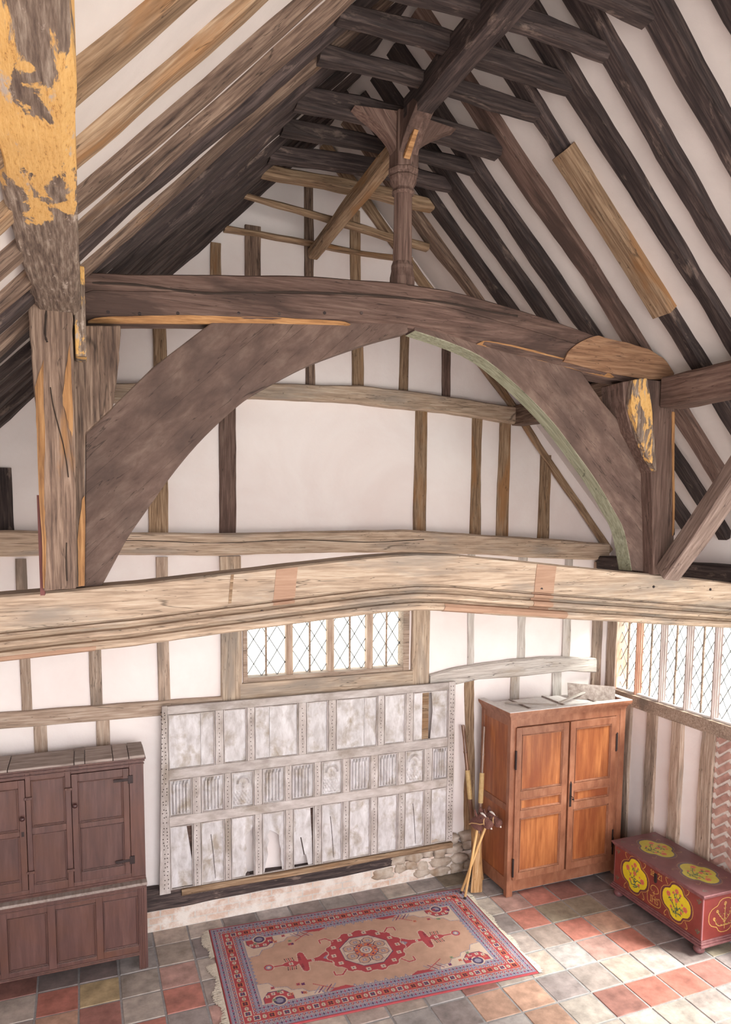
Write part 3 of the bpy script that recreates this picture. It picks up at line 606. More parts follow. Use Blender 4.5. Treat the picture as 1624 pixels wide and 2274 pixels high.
tprism('bared_edge', [(182, 1110), (188, 1100), (188, 1300), (174, 1302), (172, 1200)], 4.68, 4.674, 4.72, 'orange', (0, 0, 1), rp)
p = at(88, 1100, 1, 4.56); tag(MB().box(p.x-.012, p.x+.012, 4.5, 4.6, 3.54, p.z).build('iron_strap', 'redbatten'), 'thin dark red strap on the left edge of the left post foot', 'strap')
rpp = tprism('truss_post', [(1383, 848), (1432, 842), (1500, 850), (1498, 1268), (1452, 1277), (1447, 1050), (1402, 958), (1388, 900)], 4.66, 4.66, 4.92, 'brown', (0, 0, 1), sub=4)
tag(rpp, 'brown post at the right end of the cambered beam, with an ochre flared head', 'post')
o = tprism('flared_head', [(1396, 846), (1426, 842), (1436, 900), (1441, 960), (1447, 1048), (1425, 1015), (1404, 955), (1390, 900), (1392, 880)], 4.66, 4.60, 4.66, 'flecked', (0, 0, 1), rpp, sub=3)
o['label'] = 'ochre-stained flared face'
tprism('bared_edge', [(1492, 915), (1498, 915), (1497, 1180), (1493, 1190)], 4.66, 4.652, 4.7, 'orange', (0, 0, 1), rpp)
# arch braces
Yb = 4.78
inner = smooth_poly([(907, 738), (860, 750), (810, 765), (700, 805), (620, 845), (540, 893), (455, 970), (390, 1045), (330, 1128), (285, 1193), (255, 1248), (226, 1302)], 4)
lb = tprism('arch_brace', [(188, 1304), (190, 962), (250, 903), (340, 815), (455, 727), (470, 716), (905, 716)]+inner, Yb, Yb, Yb+.13, 'brace', (1, 0, .9), sub=1, rough=0)
tag(lb, 'left curved arch brace, wide dark brown plank', 'arch brace', 'arch braces of the open truss')
inner = smooth_poly([(921, 734), (1012, 765), (1082, 800), (1162, 868), (1227, 935), (1277, 1000), (1327, 1070), (1362, 1130), (1387, 1180), (1404, 1267)], 4)
rb = tprism('arch_brace', inner+[(1450, 1272), (1448, 1050), (1392, 955), (1337, 890), (1292, 825), (1150, 780), (1000, 738), (921, 716)], Yb, Yb, Yb+.16, 'brace', (1, 0, -.9), sub=1, rough=0)
tag(rb, 'right curved arch brace with a pale green-tinged underside', 'arch brace', 'arch braces of the open truss')
M['green'] = wood('green_tinged_oak', (118, 120, 100), (152, 152, 130), (178, 178, 158), vary=.15)  # paler green-tinged tone for the brace's underside
P = xz([(921, 734)]+[tuple(q) for q in inner[1:]], Yb); vs = []; n = len(P)
for x, z in P: vs += [(x-.001, Yb+.004, z-.003), (x-.001, Yb+.158, z-.003), (x+.01, Yb+.158, z+.006), (x+.01, Yb+.004, z+.006)]
o = mesh('soffit', vs, [(i*4+k, i*4+(k+1) % 4, i*4+4+(k+1) % 4, i*4+4+k) for i in range(n-1) for k in range(4)], 'green', rb, X=(1, 0, -.9)); o['label'] = 'green-tinged underside'
# purlins
pu = beam('purlin', (-.145, YB, 5.25), (-.09, 4.62, 5.30), .20, .28, (1, 0, 0), 'yellowp', .010, cham=.03, step=.05, taper=(1, 1.3))
tag(pu, 'huge ochre-washed purlin running overhead at the left towards the camera', 'purlin')
p0, p1 = at(163, 640, 1, 4.55), at(193, 796, 1, 4.55)
MB().box(p0.x, p1.x, 4.5, 4.68, p1.z, 5.4).build('hanging_end', 'flecked', pu, bev=.008, X=(0, 0, 1), Y=(0, 1, 0))
tag(beam('purlin', (-.1, 4.95, 5.34), (-.1, WF, 5.34), .24, .26, (1, 0, 0), 'dark', .01), 'dark purlin hidden behind the left rafters towards the gable', 'purlin')
z_ = at(1457, 908, 1, 4.62).z
o = tag(beam('purlin', (4.50, YB, z_+.15), (4.50, 4.64, z_+.13), .22, .26, (1, 0, 0), 'brown', .009, cham=.02, step=.06), 'brown purlin running from the right post towards the camera', 'purlin')
mbv = []
tag(beam('purlin', (4.42, 4.93, 5.12), (4.50, WF-.05, 5.13), .16, .22, (1, 0, 0), 'mixed', .01, cham=.02), 'short purlin between the right post and the far gable, ochre-stained near the post', 'purlin')
# wind brace from the foot of the right post
tag(beam('wind_brace', (4.50, 4.60, 3.56), (4.50, 3.36, 5.28), .16, .17, (1, -.25, 0), 'greybrown', .006, cham=.02, sag=lambda t: (0, -.05*math.sin(math.pi*t))), 'grey-brown brace slanting up from the right post foot towards the camera', 'brace')
# ------------------------------------------------------------------ crown post
CXP, CYP = 2.185, 4.87
zb_ = 5.63
cp = thing('crown_post', (CXP, CYP, zb_), 'moulded grey-brown crown post standing on the cambered beam', 'crown post')
MB().lathe((CXP, CYP, 0), [(.095, zb_), (.095, 5.70), (.088, 5.73), (.082, 5.76), (.086, 5.78), (.078, 5.80), (.07, 5.82)], 8).build('base', 'brown', cp, bev=.004, X=(0, 0, 1))
MB().lathe((CXP, CYP, 0), [(.074, 5.8), (.07, 6.0), (.068, 6.3)], 8).build('shaft', 'brown', cp, bev=.006, X=(0, 0, 1))
MB().lathe((CXP, CYP, 0), [(.068, 6.27), (.086, 6.285), (.078, 6.30), (.074, 6.31), (.082, 6.33), (.1, 6.365), (.104, 6.385), (.094, 6.395), (.11, 6.41), (.114, 6.43), (.1, 6.44)], 8).build('capital', 'brown', cp, bev=.003, X=(0, 0, 1))
MB().box(CXP-.08, CXP+.08, CYP-.09, CYP+.08, 6.43, 6.80).build('head', 'brown', cp, bev=.012, X=(0, 0, 1))
def cbrace(pts, w, name, mat, label=None):
    """curved brace in the plane of the points; pts (x,y,z,depth)"""
    pass
for s, lab in ((-1, 'left'), (1, 'right')):
    # spandrel-like curved brace to the collar
    cur = [(CXP+s*(.06+.33*(t**1.9)), 6.44+.33*t**.75) for t in [k/10 for k in range(11)]]
    poly = cur+[(CXP+s*.06, 6.80)]
    mb = MB().prism(poly, CYP-.055, CYP+.055); o = mb.build('curved_brace', 'brown', cp, bev=.008, X=(s*.6, 0, .8))
cur = [(CYP-(.07+.30*(t**1.5)), 6.46+.24*t**.8) for t in [k/10 for k in range(11)]]
o = MB().prism(cur+[(CYP-.30, 6.76), (CYP-.06, 6.78)], CXP-.07, CXP+.07, 0).build('curved_brace', 'brown', cp, bev=.01, X=(0, -.4, .9), Y=(1, 0, 0)); o['label'] = 'reddish brace with an orange scar'
P = [(CXP-.072, CYP-.12-.1*t, 6.50+.2*t) for t in (0, .5, 1)]
MB().add([(CXP-.045, CYP-.105, 6.47), (CXP+.0, CYP-.105, 6.47), (CXP+.01, CYP-.22, 6.61), (CXP-.02, CYP-.22, 6.61), (CXP-.045, CYP-.09, 6.49), (CXP+.0, CYP-.09, 6.49), (CXP+.01, CYP-.19, 6.63), (CXP-.02, CYP-.19, 6.63)], [(0, 1, 2, 3), (4, 5, 6, 7), (0, 1, 5, 4), (1, 2, 6, 5), (2, 3, 7, 6), (3, 0, 4, 7)]).build('scar', 'orange', cp)
tag(beam('collar_purlin', (2.2, YB, 6.76), (2.2, 4.72, 6.76), .15, .17, (1, 0, 0), 'dark', .008, cham=.02), 'dark collar purlin running forward from the crown post over the camera', 'collar purlin')
tag(beam('collar_purlin', (2.2, 4.98, 6.67), (2.15, WF-.04, 6.52), .11, .12, (1, 0, 0), 'tan', .006, cham=.015), 'pale slanting collar purlin from the crown post back to the gable', 'collar purlin')
# ------------------------------------------------------------------ rafters and collars
YR = [-1.9, -1.4, -.9, -.4, .1, .6, 1.1, 1.6, 2.1, 2.58, 3.07, 3.47, 3.83, 4.17, 4.54, 5.02, 5.39, 5.77, 6.12, 6.47, 6.83]
it = YR.index(5.02)
ordn = ['', 'first', 'second', 'third', 'fourth', 'fifth', 'sixth', 'seventh', 'eighth', 'ninth', 'tenth', 'eleventh', 'twelfth', 'thirteenth', 'fourteenth', 'fifteenth', 'sixteenth']
Lmat = {3.07: 'tan', 2.58: 'tan', 2.1: 'tan', 3.47: 'mixed', 3.83: 'mixed', 4.17: 'dark', 4.54: 'mixed'}
for i, yr in enumerate(YR):
    if yr < .5: continue
    d = i-it
    where = 'beside the crown post' if d == 0 else ('%s before the crown post' % ordn[-d] if d < 0 else '%s behind the crown post' % ordn[d])
    for s in (1, -1):
        w, dp = ((.15 if s > 0 else .135), .16) if d else (.19, .2)
        f, foot = (rz, 5.86) if s > 0 else (lz, -1.46)
        if s > 0: P0 = Vector((foot, yr-w/2-.03, f(foot))); P1 = Vector((RX+.04, yr-w/2, f(RX+.04)))
        else:
            yp = {2.1: 2.02, 2.58: 2.70, 3.07: 3.20, 3.47: 3.66, 3.83: 4.10, 4.17: 4.40, 4.54: 4.72}.get(yr, yr-.05 if d < 1 else yr)
            P0 = Vector((foot, yp+(yp-yr)*.66-w/2, f(foot))); P1 = Vector((RX-.04, yr-w/2, f(RX-.04)))
        nrm = Vector((1.03, 0, 1)).normalized() if s > 0 else Vector((-1.0, 0, 1)).normalized()
        P0 += nrm*dp/2; P1 += nrm*dp/2
        mat = ({6.47: 'mixed', 5.02: 'brown'}.get(yr, 'dark')) if s > 0 else Lmat.get(yr, 'dark')
        if yr > 6.7 and s > 0: w, dp = .05, .10; P0 = Vector((5.84, 6.885, 3.62)); P1 = Vector((RX+.04, 6.885, rz(RX))); mat = 'tan'
        if s > 0 and yr == 4.54: mat = 'dark'
        sg = .0 if s < 0 else .02
        rg = random.Random(i*7+s); ph = rg.uniform(-.02, .02)
        o = beam('rafter', P0, P1, w, dp, (0, 1, 0), mat, .009, cham=.016, step=.1, seed=i*3+s+10, sag=lambda t, sg=sg, ph=ph: (ph*math.sin(2*math.pi*t), sg*math.sin(math.pi*t)*(1 if abs(sg) > .03 else 1)))
        sd = 'right' if s > 0 else 'left'
        look = 'thick truss rafter' if d == 0 else ('dark rafter' if mat == 'dark' else ('patchy brown rafter' if mat == 'mixed' else 'honey-brown rafter'))
        tag(o, ('%s on the %s roof slope, %s' % (look, sd, where)), 'rafter', 'rafters of the %s roof slope' % sd)
        if s > 0 and yr == 4.54:
            # lighter scarfed-in length
            a = P0.lerp(P1, .47); b_ = P0.lerp(P1, .74); q = -nrm*.016
            r = beam('scarfed_repair', a+q, b_+q, w+.035, dp+.02, (0, 1, 0), 'tan', .003, cham=.012, parent=o, sag=lambda t: (0, .02)); r['label'] = 'honey-coloured scarfed length'
    # collar
    if yr < 2.4: continue
    zc = 6.80; w = .105; h = .10 if d else .14
    last = yr > 6.4
    yc = yr-.075; mat = 'dark'
    if yr > 6.1: mat = 'tan'
    tilt = {5.02: -.015, 5.77: .02, 6.47: -.09, 6.83: .0}.get(yr, random.Random(i).uniform(-.012, .012))
    if last: zc, w, h = 6.66-.05*(yr > 6.7), .08, .055
    xa, xb = (zc-5.33)/1.0-.05, (9.85-zc)/1.03+.05
    if yr > 6.7: yc = 6.86
    if last: xa += .06
    o = beam('collar', (xa, yc, zc-tilt), (xb, yc+.02, zc+tilt), w, h, (0, 1, 0), mat, .009, cham=.014, step=.07, seed=i*5, sag=(lambda t: (0, .02*math.sin(math.pi*t))) if not last else None)
    tag(o, ('light tan slender collar high in the roof, ' if last else ('brown collar high in the roof, ' if yr > 6.1 else ('heavy dark collar high in the roof, ' if d == 0 else 'dark collar high in the roof, ')))+where, 'collar', 'collars tying the rafter pairs')
# ------------------------------------------------------------------ painting helper: colour fields on dense flat grids
class Canvas:
    def __init__(s, w, h, res, bg):
        s.nu, s.nv = int(round(w/res))+1, int(round(h/res))+1
        s.U, s.V = np.meshgrid(np.linspace(0, w, s.nu), np.linspace(0, h, s.nv)); s.C = np.zeros((s.nv, s.nu, 3)); s.C[:] = lin(bg)[:3]; s.res = res
    def put(s, mask, c, a=1.): s.C[mask] = s.C[mask]*(1-a)+np.array(lin(c)[:3])*a
    def disc(s, x, y, r, c, ry=None): s.put(((s.U-x)/r)**2+((s.V-y)/(ry or r))**2 <= 1, c)
    def rect(s, x0, x1, y0, y1, c): s.put((s.U >= x0) & (s.U <= x1) & (s.V >= y0) & (s.V <= y1), c)
    def inside(s, P):
        m = np.zeros(s.U.shape, bool); n = len(P)
        for i in range(n):
            (x1, y1), (x2, y2) = P[i], P[(i+1) % n]
            if y1 == y2: continue
            cond = ((y1 > s.V) != (y2 > s.V)) & (s.U < (x2-x1)*(s.V-y1)/(y2-y1)+x1); m ^= cond
        return m
    def poly(s, P, c): s.put(s.inside(P), c)
    def line(s, P, w, c, close=False):
        P = list(P)+([P[0]] if close else []); h = w/2
        for (x1, y1), (x2, y2) in zip(P[:-1], P[1:]):
            i0, i1 = max(0, int((min(x1, x2)-h)/s.res)-1), int((max(x1, x2)+h)/s.res)+3; j0, j1 = max(0, int((min(y1, y2)-h)/s.res)-1), int((max(y1, y2)+h)/s.res)+3
            U, V = s.U[j0:j1, i0:i1], s.V[j0:j1, i0:i1]
            if U.size == 0: continue
            dx, dy = x2-x1, y2-y1; L = dx*dx+dy*dy+1e-12; t = np.clip(((U-x1)*dx+(V-y1)*dy)/L, 0, 1)
            m = (U-x1-t*dx)**2+(V-y1-t*dy)**2 <= h*h; s.C[j0:j1, i0:i1][m] = lin(c)[:3]
    def grid(s, name, mat, corner, parent=None, z=None):
        """corner(u, v) in 0..1 -> world position"""
        u = np.linspace(0, 1, s.nu); v = np.linspace(0, 1, s.nv); P00, P10, P01, P11 = [np.array(p, float) for p in corner]
        Ug, Vg = np.meshgrid(u, v); Ug = Ug[..., None]; Vg = Vg[..., None]
        W = P00*(1-Ug)*(1-Vg)+P10*Ug*(1-Vg)+P01*(1-Ug)*Vg+P11*Ug*Vg
        if z is not None: W[..., 2] += z(Ug[..., 0], Vg[..., 0])
        n, m = s.nv, s.nu; idx = np.arange(n*m).reshape(n, m)
        fs = np.stack([idx[:-1, :-1], idx[:-1, 1:], idx[1:, 1:], idx[1:, :-1]], -1).reshape(-1, 4)
        me = bpy.data.meshes.new(name); org = W.reshape(-1, 3).mean(0)
        me.from_pydata((W.reshape(-1, 3)-org).tolist(), [], fs.tolist()); me.update()
        o = bpy.data.objects.new(name, me); COL.objects.link(o); o.matrix_world = Matrix.Translation(Vector(org)); me.materials.append(M[mat])
        a = me.color_attributes.new('Col', 'FLOAT_COLOR', 'POINT'); cc = np.ones((n*m, 4), np.float32); cc[:, :3] = s.C.reshape(-1, 3); a.data.foreach_set('color', cc.ravel())
        if parent: adopt(o, parent)
        return o
def arc(x, y, r, a0, a1, n=14, ry=None): return [(x+r*math.cos(math.radians(a0+(a1-a0)*i/n)), y+(ry or r)*math.sin(math.radians(a0+(a1-a0)*i/n))) for i in range(n+1)]
# ------------------------------------------------------------------ rug
RL, RWd = 2.66, 1.5
BG = (138, 130, 146); RED = (166, 74, 80); TAN = (182, 146, 128); CRM = (196, 172, 156); PUR = (104, 50, 92); NAV = (82, 70, 98); GRN = (132, 140, 112); DRK = (84, 52, 62); ORG = (190, 110, 84)
c = Canvas(RL, RWd, .0045, RED)
def rosette(x, y, r, col, ctr=CRM):
    for k in range(4):
        a = math.pi/4+k*math.pi/2; c.disc(x+r*.55*math.cos(a), y+r*.55*math.sin(a), r*.42, col)
    c.disc(x, y, r*.28, ctr)
def band(i0, w, bg, motif, n_per=None, pitch=.05):
    c.put((c.U >= i0) & (c.U <= RL-i0) & (c.V >= i0) & (c.V <= RWd-i0), bg)
    m = i0+w/2
    nx = int((RL-2*m)/pitch); ny = int((RWd-2*m)/pitch)
    for k in range(nx+1):
        x = m+(RL-2*m)*k/nx; motif(x, m, w, k, 0); motif(x, RWd-m, w, k, 0)
    for k in range(1, ny):
        y = m+(RWd-2*m)*k/ny; motif(m, y, w, k, 1); motif(RL-m, y, w, k, 1)
def mz(x, y, w, k, o):
    h = w*.36
    for s_ in (-1, 1):
        if o == 0: c.line([(x-.012, y+s_*h), (x, y+s_*h*.3), (x+.012, y+s_*h)], .004, CRM if s_ > 0 else (160, 160, 178))
        else: c.line([(x+s_*h, y-.012), (x+s_*h*.3, y), (x+s_*h, y+.012)], .004, CRM if s_ > 0 else (160, 160, 178))
    c.poly([(x-.009, y), (x, y+.016), (x+.009, y), (x, y-.016)], (150, 62, 90) if k % 2 else NAV)
def mr_(x, y, w, k, o):
    if k % 2:
        c.rect(x-.028, x+.028, y-.028, y+.028, CRM if k % 4 == 1 else ORG); rosette(x, y, .026, NAV if k % 4 == 1 else DRK, RED)
    else:
        c.poly([(x-.02, y), (x, y+.032), (x+.02, y), (x, y-.032)], GRN); rosette(x, y, .02, CRM, PUR)
def md(x, y, w, k, o):
    c.poly([(x-.013, y), (x, y+.02), (x+.013, y), (x, y-.02)], (150, 54, 66)); c.poly([(x-.006, y), (x, y+.01), (x+.006, y), (x, y-.01)], CRM)
band(.018, .055, BG, mz, pitch=.034)
band(.073, .010, CRM, lambda *a: None); band(.078, .028, BG, md, pitch=.04)
band(.108, .006, CRM, lambda *a: None)
band(.112, .082, RED, mr_, pitch=.06)
band(.196, .006, CRM, lambda *a: None); band(.200, .028, BG, md, pitch=.04); band(.228, .055, BG, mz, pitch=.034)
# stepped inner edge of the field
e = .285
c.put((c.U >= e) & (c.U <= RL-e) & (c.V >= e) & (c.V <= RWd-e), TAN)
rgp = random.Random(4)
for k in range(46):
    x = e+(RL-2*e)*k/45
    for y, s_ in ((e, 1), (RWd-e, -1)): c.poly([(x-.022, y), (x, y+s_*(.022+.02*(k % 2))), (x+.022, y)], BG); c.disc(x, y+s_*.012, .006, CRM)
for k in range(20):
    y = e+(RWd-2*e)*k/19
    for x, s_ in ((e, 1), (RL-e, -1)): c.poly([(x, y-.022), (x+s_*.02, y), (x, y+.022)], BG)
# corner spandrels
for sx in (0, 1):
    for sy in (0, 1):
        def T(u, v): return ((e+u) if not sx else (RL-e-u), (e+v) if not sy else (RWd-e-v))
        c.poly([T(0, 0), T(.52, 0), T(.50, .05), T(.40, .06), T(.36, .11), T(.27, .12), T(.24, .17), T(.14, .19), T(.1, .26), T(.0, .27)], CRM)
        c.line([T(.52, 0), T(.50, .05), T(.40, .06), T(.36, .11), T(.27, .12), T(.24, .17), T(.14, .19), T(.1, .26), T(.0, .27)], .006, BG)
        c.poly([T(.02, .01), T(.02, .07), T(.07, .14), T(.2, .14), T(.27, .06), T(.27, .01)], RED); c.line([T(.02, .01), T(.02, .07), T(.07, .14), T(.2, .14), T(.27, .06), T(.27, .01)], .006, NAV)
        x, y = T(.145, .02); c.disc(x, y, .062, CRM); c.disc(x, y, .05, NAV); c.disc(x, y, .03, BG)
        for u, v in ((.06, .09), (.11, .115), (.18, .115), (.235, .07)): x, y = T(u, v); rosette(x, y, .022, CRM, NAV)
        for q in range(12):
            x, y = T(rgp.uniform(.03, .45), rgp.uniform(.02, .2))
            if q > 3 and abs(x-RL/2) > .5: rosette(x, y, .02, (PUR, ORG, GRN, RED)[q % 4], NAV)
        # feathered branch pointing to the field
        for q in range(5): c.line([T(.44+q*.035, .02), T(.50+q*.035, .09)], .009, PUR if q % 2 else BG)
        c.line([T(.46, .14), T(.62, .03)], .008, RED); c.poly([T(.56, .0), T(.62, .035), T(.72, .045), T(.8, .0)], RED)
# medallion
cx_, cy_ = RL/2, RWd/2
def sym(P, col, out=None):
    for s_ in (1, -1):
        Q = [(cx_+s_*u, cy_+s_*v) for u, v in P]; c.poly(Q, col)
        if out: c.line(Q, .007, out, True)
arm = [(.34, .10), (.40, .065), (.44, .035), (.5, .022), (.545, .02), (.56, .13), (.59, .15), (.62, .13), (.635, .02), (.67, .045), (.74, .035), (.78, .012), (.86, .010), (.86, .03), (.92, .035), (.93, 0)]
arm = arm+[(u, -v) for u, v in arm[::-1]]
sym(arm, RED, CRM)
for s_ in (1, -1):
    for q in range(6):
        for t in (1, -1): c.line([(cx_+s_*(.60), cy_+t*(.03+q*.014)), (cx_+s_*.62, cy_+t*(.04+q*.014))], .005, DRK)
    for q in range(5):
        for t in (1, -1): c.line([(cx_+s_*(.665+q*.018), cy_+t*.04), (cx_+s_*(.672+q*.018), cy_+t*.085)], .007, RED if q % 2 else DRK)
    c.disc(cx_+s_*.9, cy_, .042, RED); c.disc(cx_+s_*.9, cy_, .028, BG); c.disc(cx_+s_*.9, cy_, .014, CRM)
    rosette(cx_+s_*.7, cy_, .026, CRM, NAV); rosette(cx_+s_*.5, cy_, .018, CRM, NAV)
    c.poly([(cx_+s_*.30, cy_-.08), (cx_+s_*.30, cy_+.08), (cx_+s_*.40, cy_+.045), (cx_+s_*.46, cy_), (cx_+s_*.40, cy_-.045)], RED)
    c.poly([(cx_+s_*.27, cy_-.06), (cx_+s_*.27, cy_+.06), (cx_+s_*.37, cy_+.03), (cx_+s_*.41, cy_), (cx_+s_*.37, cy_-.03)], BG)
    for q in range(4): c.line([(cx_+s_*(.29+q*.025), cy_-.045+q*.008), (cx_+s_*(.29+q*.025), cy_+.045-q*.008)], .008, (CRM, NAV, RED, CRM)[q])
R1 = [(cx_+.375*math.cos(math.radians(a)), cy_+.325*math.sin(math.radians(a))) for a in range(0, 360, 6)]
R1 = [(cx_+(x-cx_)*(1.0 if (i//2) % 2 else .93), cy_+(y-cy_)*(1.0 if (i//2) % 2 else .93)) for i, (x, y) in enumerate(R1)]
c.poly(R1, RED); c.line(R1, .007, CRM, True)
for s_ in (1, -1):
    for t in (1, -1): P = [(cx_+s_*.26, cy_+t*.22), (cx_+s_*.31, cy_+t*.28), (cx_+s_*.37, cy_+t*.27), (cx_+s_*.37, cy_+t*.22)]; c.line(P, .024, CRM); c.line(P, .014, RED)
def octo(r, k=.95, rot=22.5): return [(cx_+r*math.cos(math.radians(a+rot)), cy_+r*k*math.sin(math.radians(a+rot))) for a in range(0, 360, 45)]
for k in range(14): a = 2*math.pi*k/14; rosette(cx_+.305*math.cos(a), cy_+.275*math.sin(a), .028, CRM, NAV)
c.poly(octo(.245), CRM); c.line(octo(.245), .007, NAV, True); c.line(octo(.222), .004, BG, True)
for k in range(8):
    a = math.pi/8+k*math.pi/4; P = [(cx_+.158*math.cos(a)+.055*math.cos(b), cy_+.147*math.sin(a)+.05*math.sin(b)) for b in [q*math.pi/4+math.pi/8 for q in range(8)]]
    c.poly(P, TAN); c.line(P, .006, NAV, True); rosette(cx_+.158*math.cos(a), cy_+.147*math.sin(a), .024, BG, CRM)
c.poly(octo(.115), ORG); c.line(octo(.115), .006, NAV, True); c.poly(octo(.062), CRM); c.line(octo(.062), .005, NAV, True); c.disc(cx_, cy_, .036, BG); rosette(cx_, cy_, .028, CRM, RED)
for k in range(12): a = 2*math.pi*k/12; c.disc(cx_+.088*math.cos(a), cy_+.082*math.sin(a), .011, BG if k % 2 else PUR)
for k in range(26):
    P = [(cx_+.02, cy_)]
rgt = thing('rug', (2.33, 5.8, 0), 'red and blue-grey oriental rug with a tan field and an octagonal medallion', 'rug')
FL, FR, NR, NL = (1.035, 6.70), (3.715, 6.53), (3.655, 5.005), (.975, 5.175)
c.grid('woven_field', 'rug', [(NL[0], NL[1], .014), (NR[0], NR[1], .014), (FL[0], FL[1], .014), (FR[0], FR[1], .014)], rgt, z=lambda u, v: .002*np.sin(u*17+v*5)*np.sin(v*9)-.008*(np.maximum(np.abs(u-.5), np.abs(v-.5)) > .497))
q = .0005
MB().add([(NL[0], NL[1], q), (NR[0], NR[1], q), (FR[0], FR[1], q), (FL[0], FL[1], q), (NL[0]+.002, NL[1]+.002, .009), (NR[0]-.002, NR[1]+.002, .009), (FR[0]-.002, FR[1]-.002, .009), (FL[0]+.002, FL[1]-.002, .009)], [(0, 3, 2, 1), (4, 5, 6, 7), (0, 1, 5, 4), (1, 2, 6, 5), (2, 3, 7, 6), (3, 0, 4, 7)]).build('backing', 'redpaint', rgt)
def fringe(A, B, dx, name):
    mb = MB(); rg = random.Random(2 if dx < 0 else 3); n = 300
    for i in range(n):
        t = i/n+rg.uniform(-.001, .001); x, y = A[0]+(B[0]-A[0])*t, A[1]+(B[1]-A[1])*t
        if dx < 0 and .64 < t < .70: continue
        L = abs(dx)*(.8+.35*math.sin(t*23)+rg.uniform(-.15, .15)); s_ = -1 if dx < 0 else 1; w = .0045
        y2 = y+rg.uniform(-.014, .014); xm, ym = x+s_*L*.5, (y+y2)/2+rg.uniform(-.004, .004); z1 = .004+rg.uniform(0, .006)
        for (xa, ya, za), (xb, yb, zb) in (((x, y, .012), (xm, ym, z1+.003)), ((xm, ym, z1+.003), (x+s_*L, y2, z1))):
            mb.add([(xa, ya-w, za), (xa, ya+w, za), (xb, yb+w, zb), (xb, yb-w, zb), (xa, ya, za-.004), (xb, yb, zb-.003)], [(0, 1, 2, 3), (0, 4, 5, 3), (1, 4, 5, 2), (0, 1, 4), (2, 3, 5)])
    tag(mb.build(name, 'fringe', rgt), kind='stuff')
fringe(NL, FL, -.075, 'fringe'); fringe(NR, FR, .05, 'fringe')
# ------------------------------------------------------------------ joinery helpers
def moulded_panel(parent, x0, x1, z0, z1, y, mat, matf, rec=.016, m=.016, name='panel', raised=False):
    """recessed panel with a moulded edge, in a frame whose face is at depth y"""
    o = MB().box(x0-.004, x1+.004, y+rec, y+rec+.008, z0-.004, z1+.004).build(name, mat, parent)
    mb = MB()
    for (a0, a1, b0, b1) in ((x0, x1, z0, z0+m), (x0, x1, z1-m, z1), (x0, x0+m, z0, z1), (x1-m, x1, z0, z1)):
        mb.box(a0, a1, y+rec*.35, y+rec+.002, b0, b1)
        s = m*.35; mb.box(a0, a1, y-.003, y+rec+.002, b0+(s if b1-b0 < m*1.5 else 0), b1-(s if b1-b0 < m*1.5 else 0)) if (b1-b0) < m*1.5 else mb.box(a0+s, a1-s, y-.003, y+rec+.002, b0, b1)
    mb.build('panel_moulding', matf, o, bev=.003); return o
def framework(mb, x0, x1, z0, z1, y0, y1, holes):
    """flat frame with rectangular holes (x0,x1,z0,z1), built of strips"""
    xs = sorted({x0, x1}|{h[0] for h in holes}|{h[1] for h in holes}); zs = sorted({z0, z1}|{h[2] for h in holes}|{h[3] for h in holes})
    for i in range(len(xs)-1):
        run = None
        for j in range(len(zs)-1):
            xm, zm = (xs[i]+xs[i+1])/2, (zs[j]+zs[j+1])/2
            solid = not any(h[0] < xm < h[1] and h[2] < zm < h[3] for h in holes)
            if solid:
                if run is None: run = zs[j]
            if (not solid or j == len(zs)-2) and run is not None:
                mb.box(xs[i], xs[i+1], y0, y1, run, zs[j+1] if solid else zs[j]); run = None
    return mb
def hinge(parent, x, y, z, L=.12, w=.02, name='hinge'):
    MB().tube([(x, y, z-L/2), (x, y, z+L/2)], .008, 8).box(x-w*.5, x+w*.5, y, y+.01, z-L*.5, z+L*.5).build(name, 'iron', parent)
# ------------------------------------------------------------------ dark press cupboard at the left
xr, xl, yf, yb, yu = .445, -1.085, 6.317, 6.76, 6.385
cb = thing('press_cupboard', ((xl+xr)/2, 6.54, 0), 'tall dark oak press cupboard with panelled doors above three low panels, at the left', 'cupboard')
lowh = [(-.665, -.36, .205, .68), (-.297, .022, .20, .69), (.078, .37, .225, .685), (-1.0, -.725, .205, .68)]
mb = MB(); framework(mb, xl, xr, .13, .775, yf, yf+.03, lowh); mb.build('lower_front', 'settle', cb, bev=.003)
mb = MB().box(xl, xl+.03, yf+.03, yb, .13, .775).box(xr-.03, xr, yf+.03, yb, .13, .775).box(xl, xr, yb-.02, yb, .13, 1.9).box(xl, xr, yf+.03, yb, .13, .15); mb.build('lower_case', 'settle', cb, bev=.003)
for h in lowh: moulded_panel(cb, *h, yf, 'settle', 'settle')
for x in (xl, xr-.075):
    for y in (yf, yb-.06): MB().box(x, x+.075, y-.001 if y == yf else y, y+.06, 0, .775 if y == yf else .14).build('leg', 'settle', cb, bev=.004)
for k in range(3): pass
mb = MB()
for k in range(3): mb.box(xr-.062+k*.017, xr-.053+k*.017, yf-.007, yf+.01, .0, .775)
mb.build('reeded_edge', 'settle', cb, bev=.002)
mb = MB().box(xl, xr-.075, yf-.006, yf+.01, .135, .15).box(xl, xr-.075, yf-.010, yf+.01, .155, .165).box(xl, xr-.075, yf-.006, yf+.01, .725, .735).box(xl, xr-.0, yf-.010, yf+.01, .75, .775); mb.build('moulding', 'settle', cb, bev=.002)
o = MB().box(xl-.01, xr+.005, yf-.015, yu+.02, .775, .80).build('ledge', 'dusty', cb, bev=.004, X=(1, 0, 0)); o['label'] = 'dusty grey ledge'
dr = (-.145, .325, .865, 1.825); mid = [(-.455, -.19, 1.40, 1.81), (-.455, -.19, .90, 1.345)]; dl = (-.965, -.495, .865, 1.825)
mb = MB(); framework(mb, xl, xr, .80, 1.89, yu, yu+.03, mid+[dr, dl]); mb.build('upper_front', 'settle', cb, bev=.003)
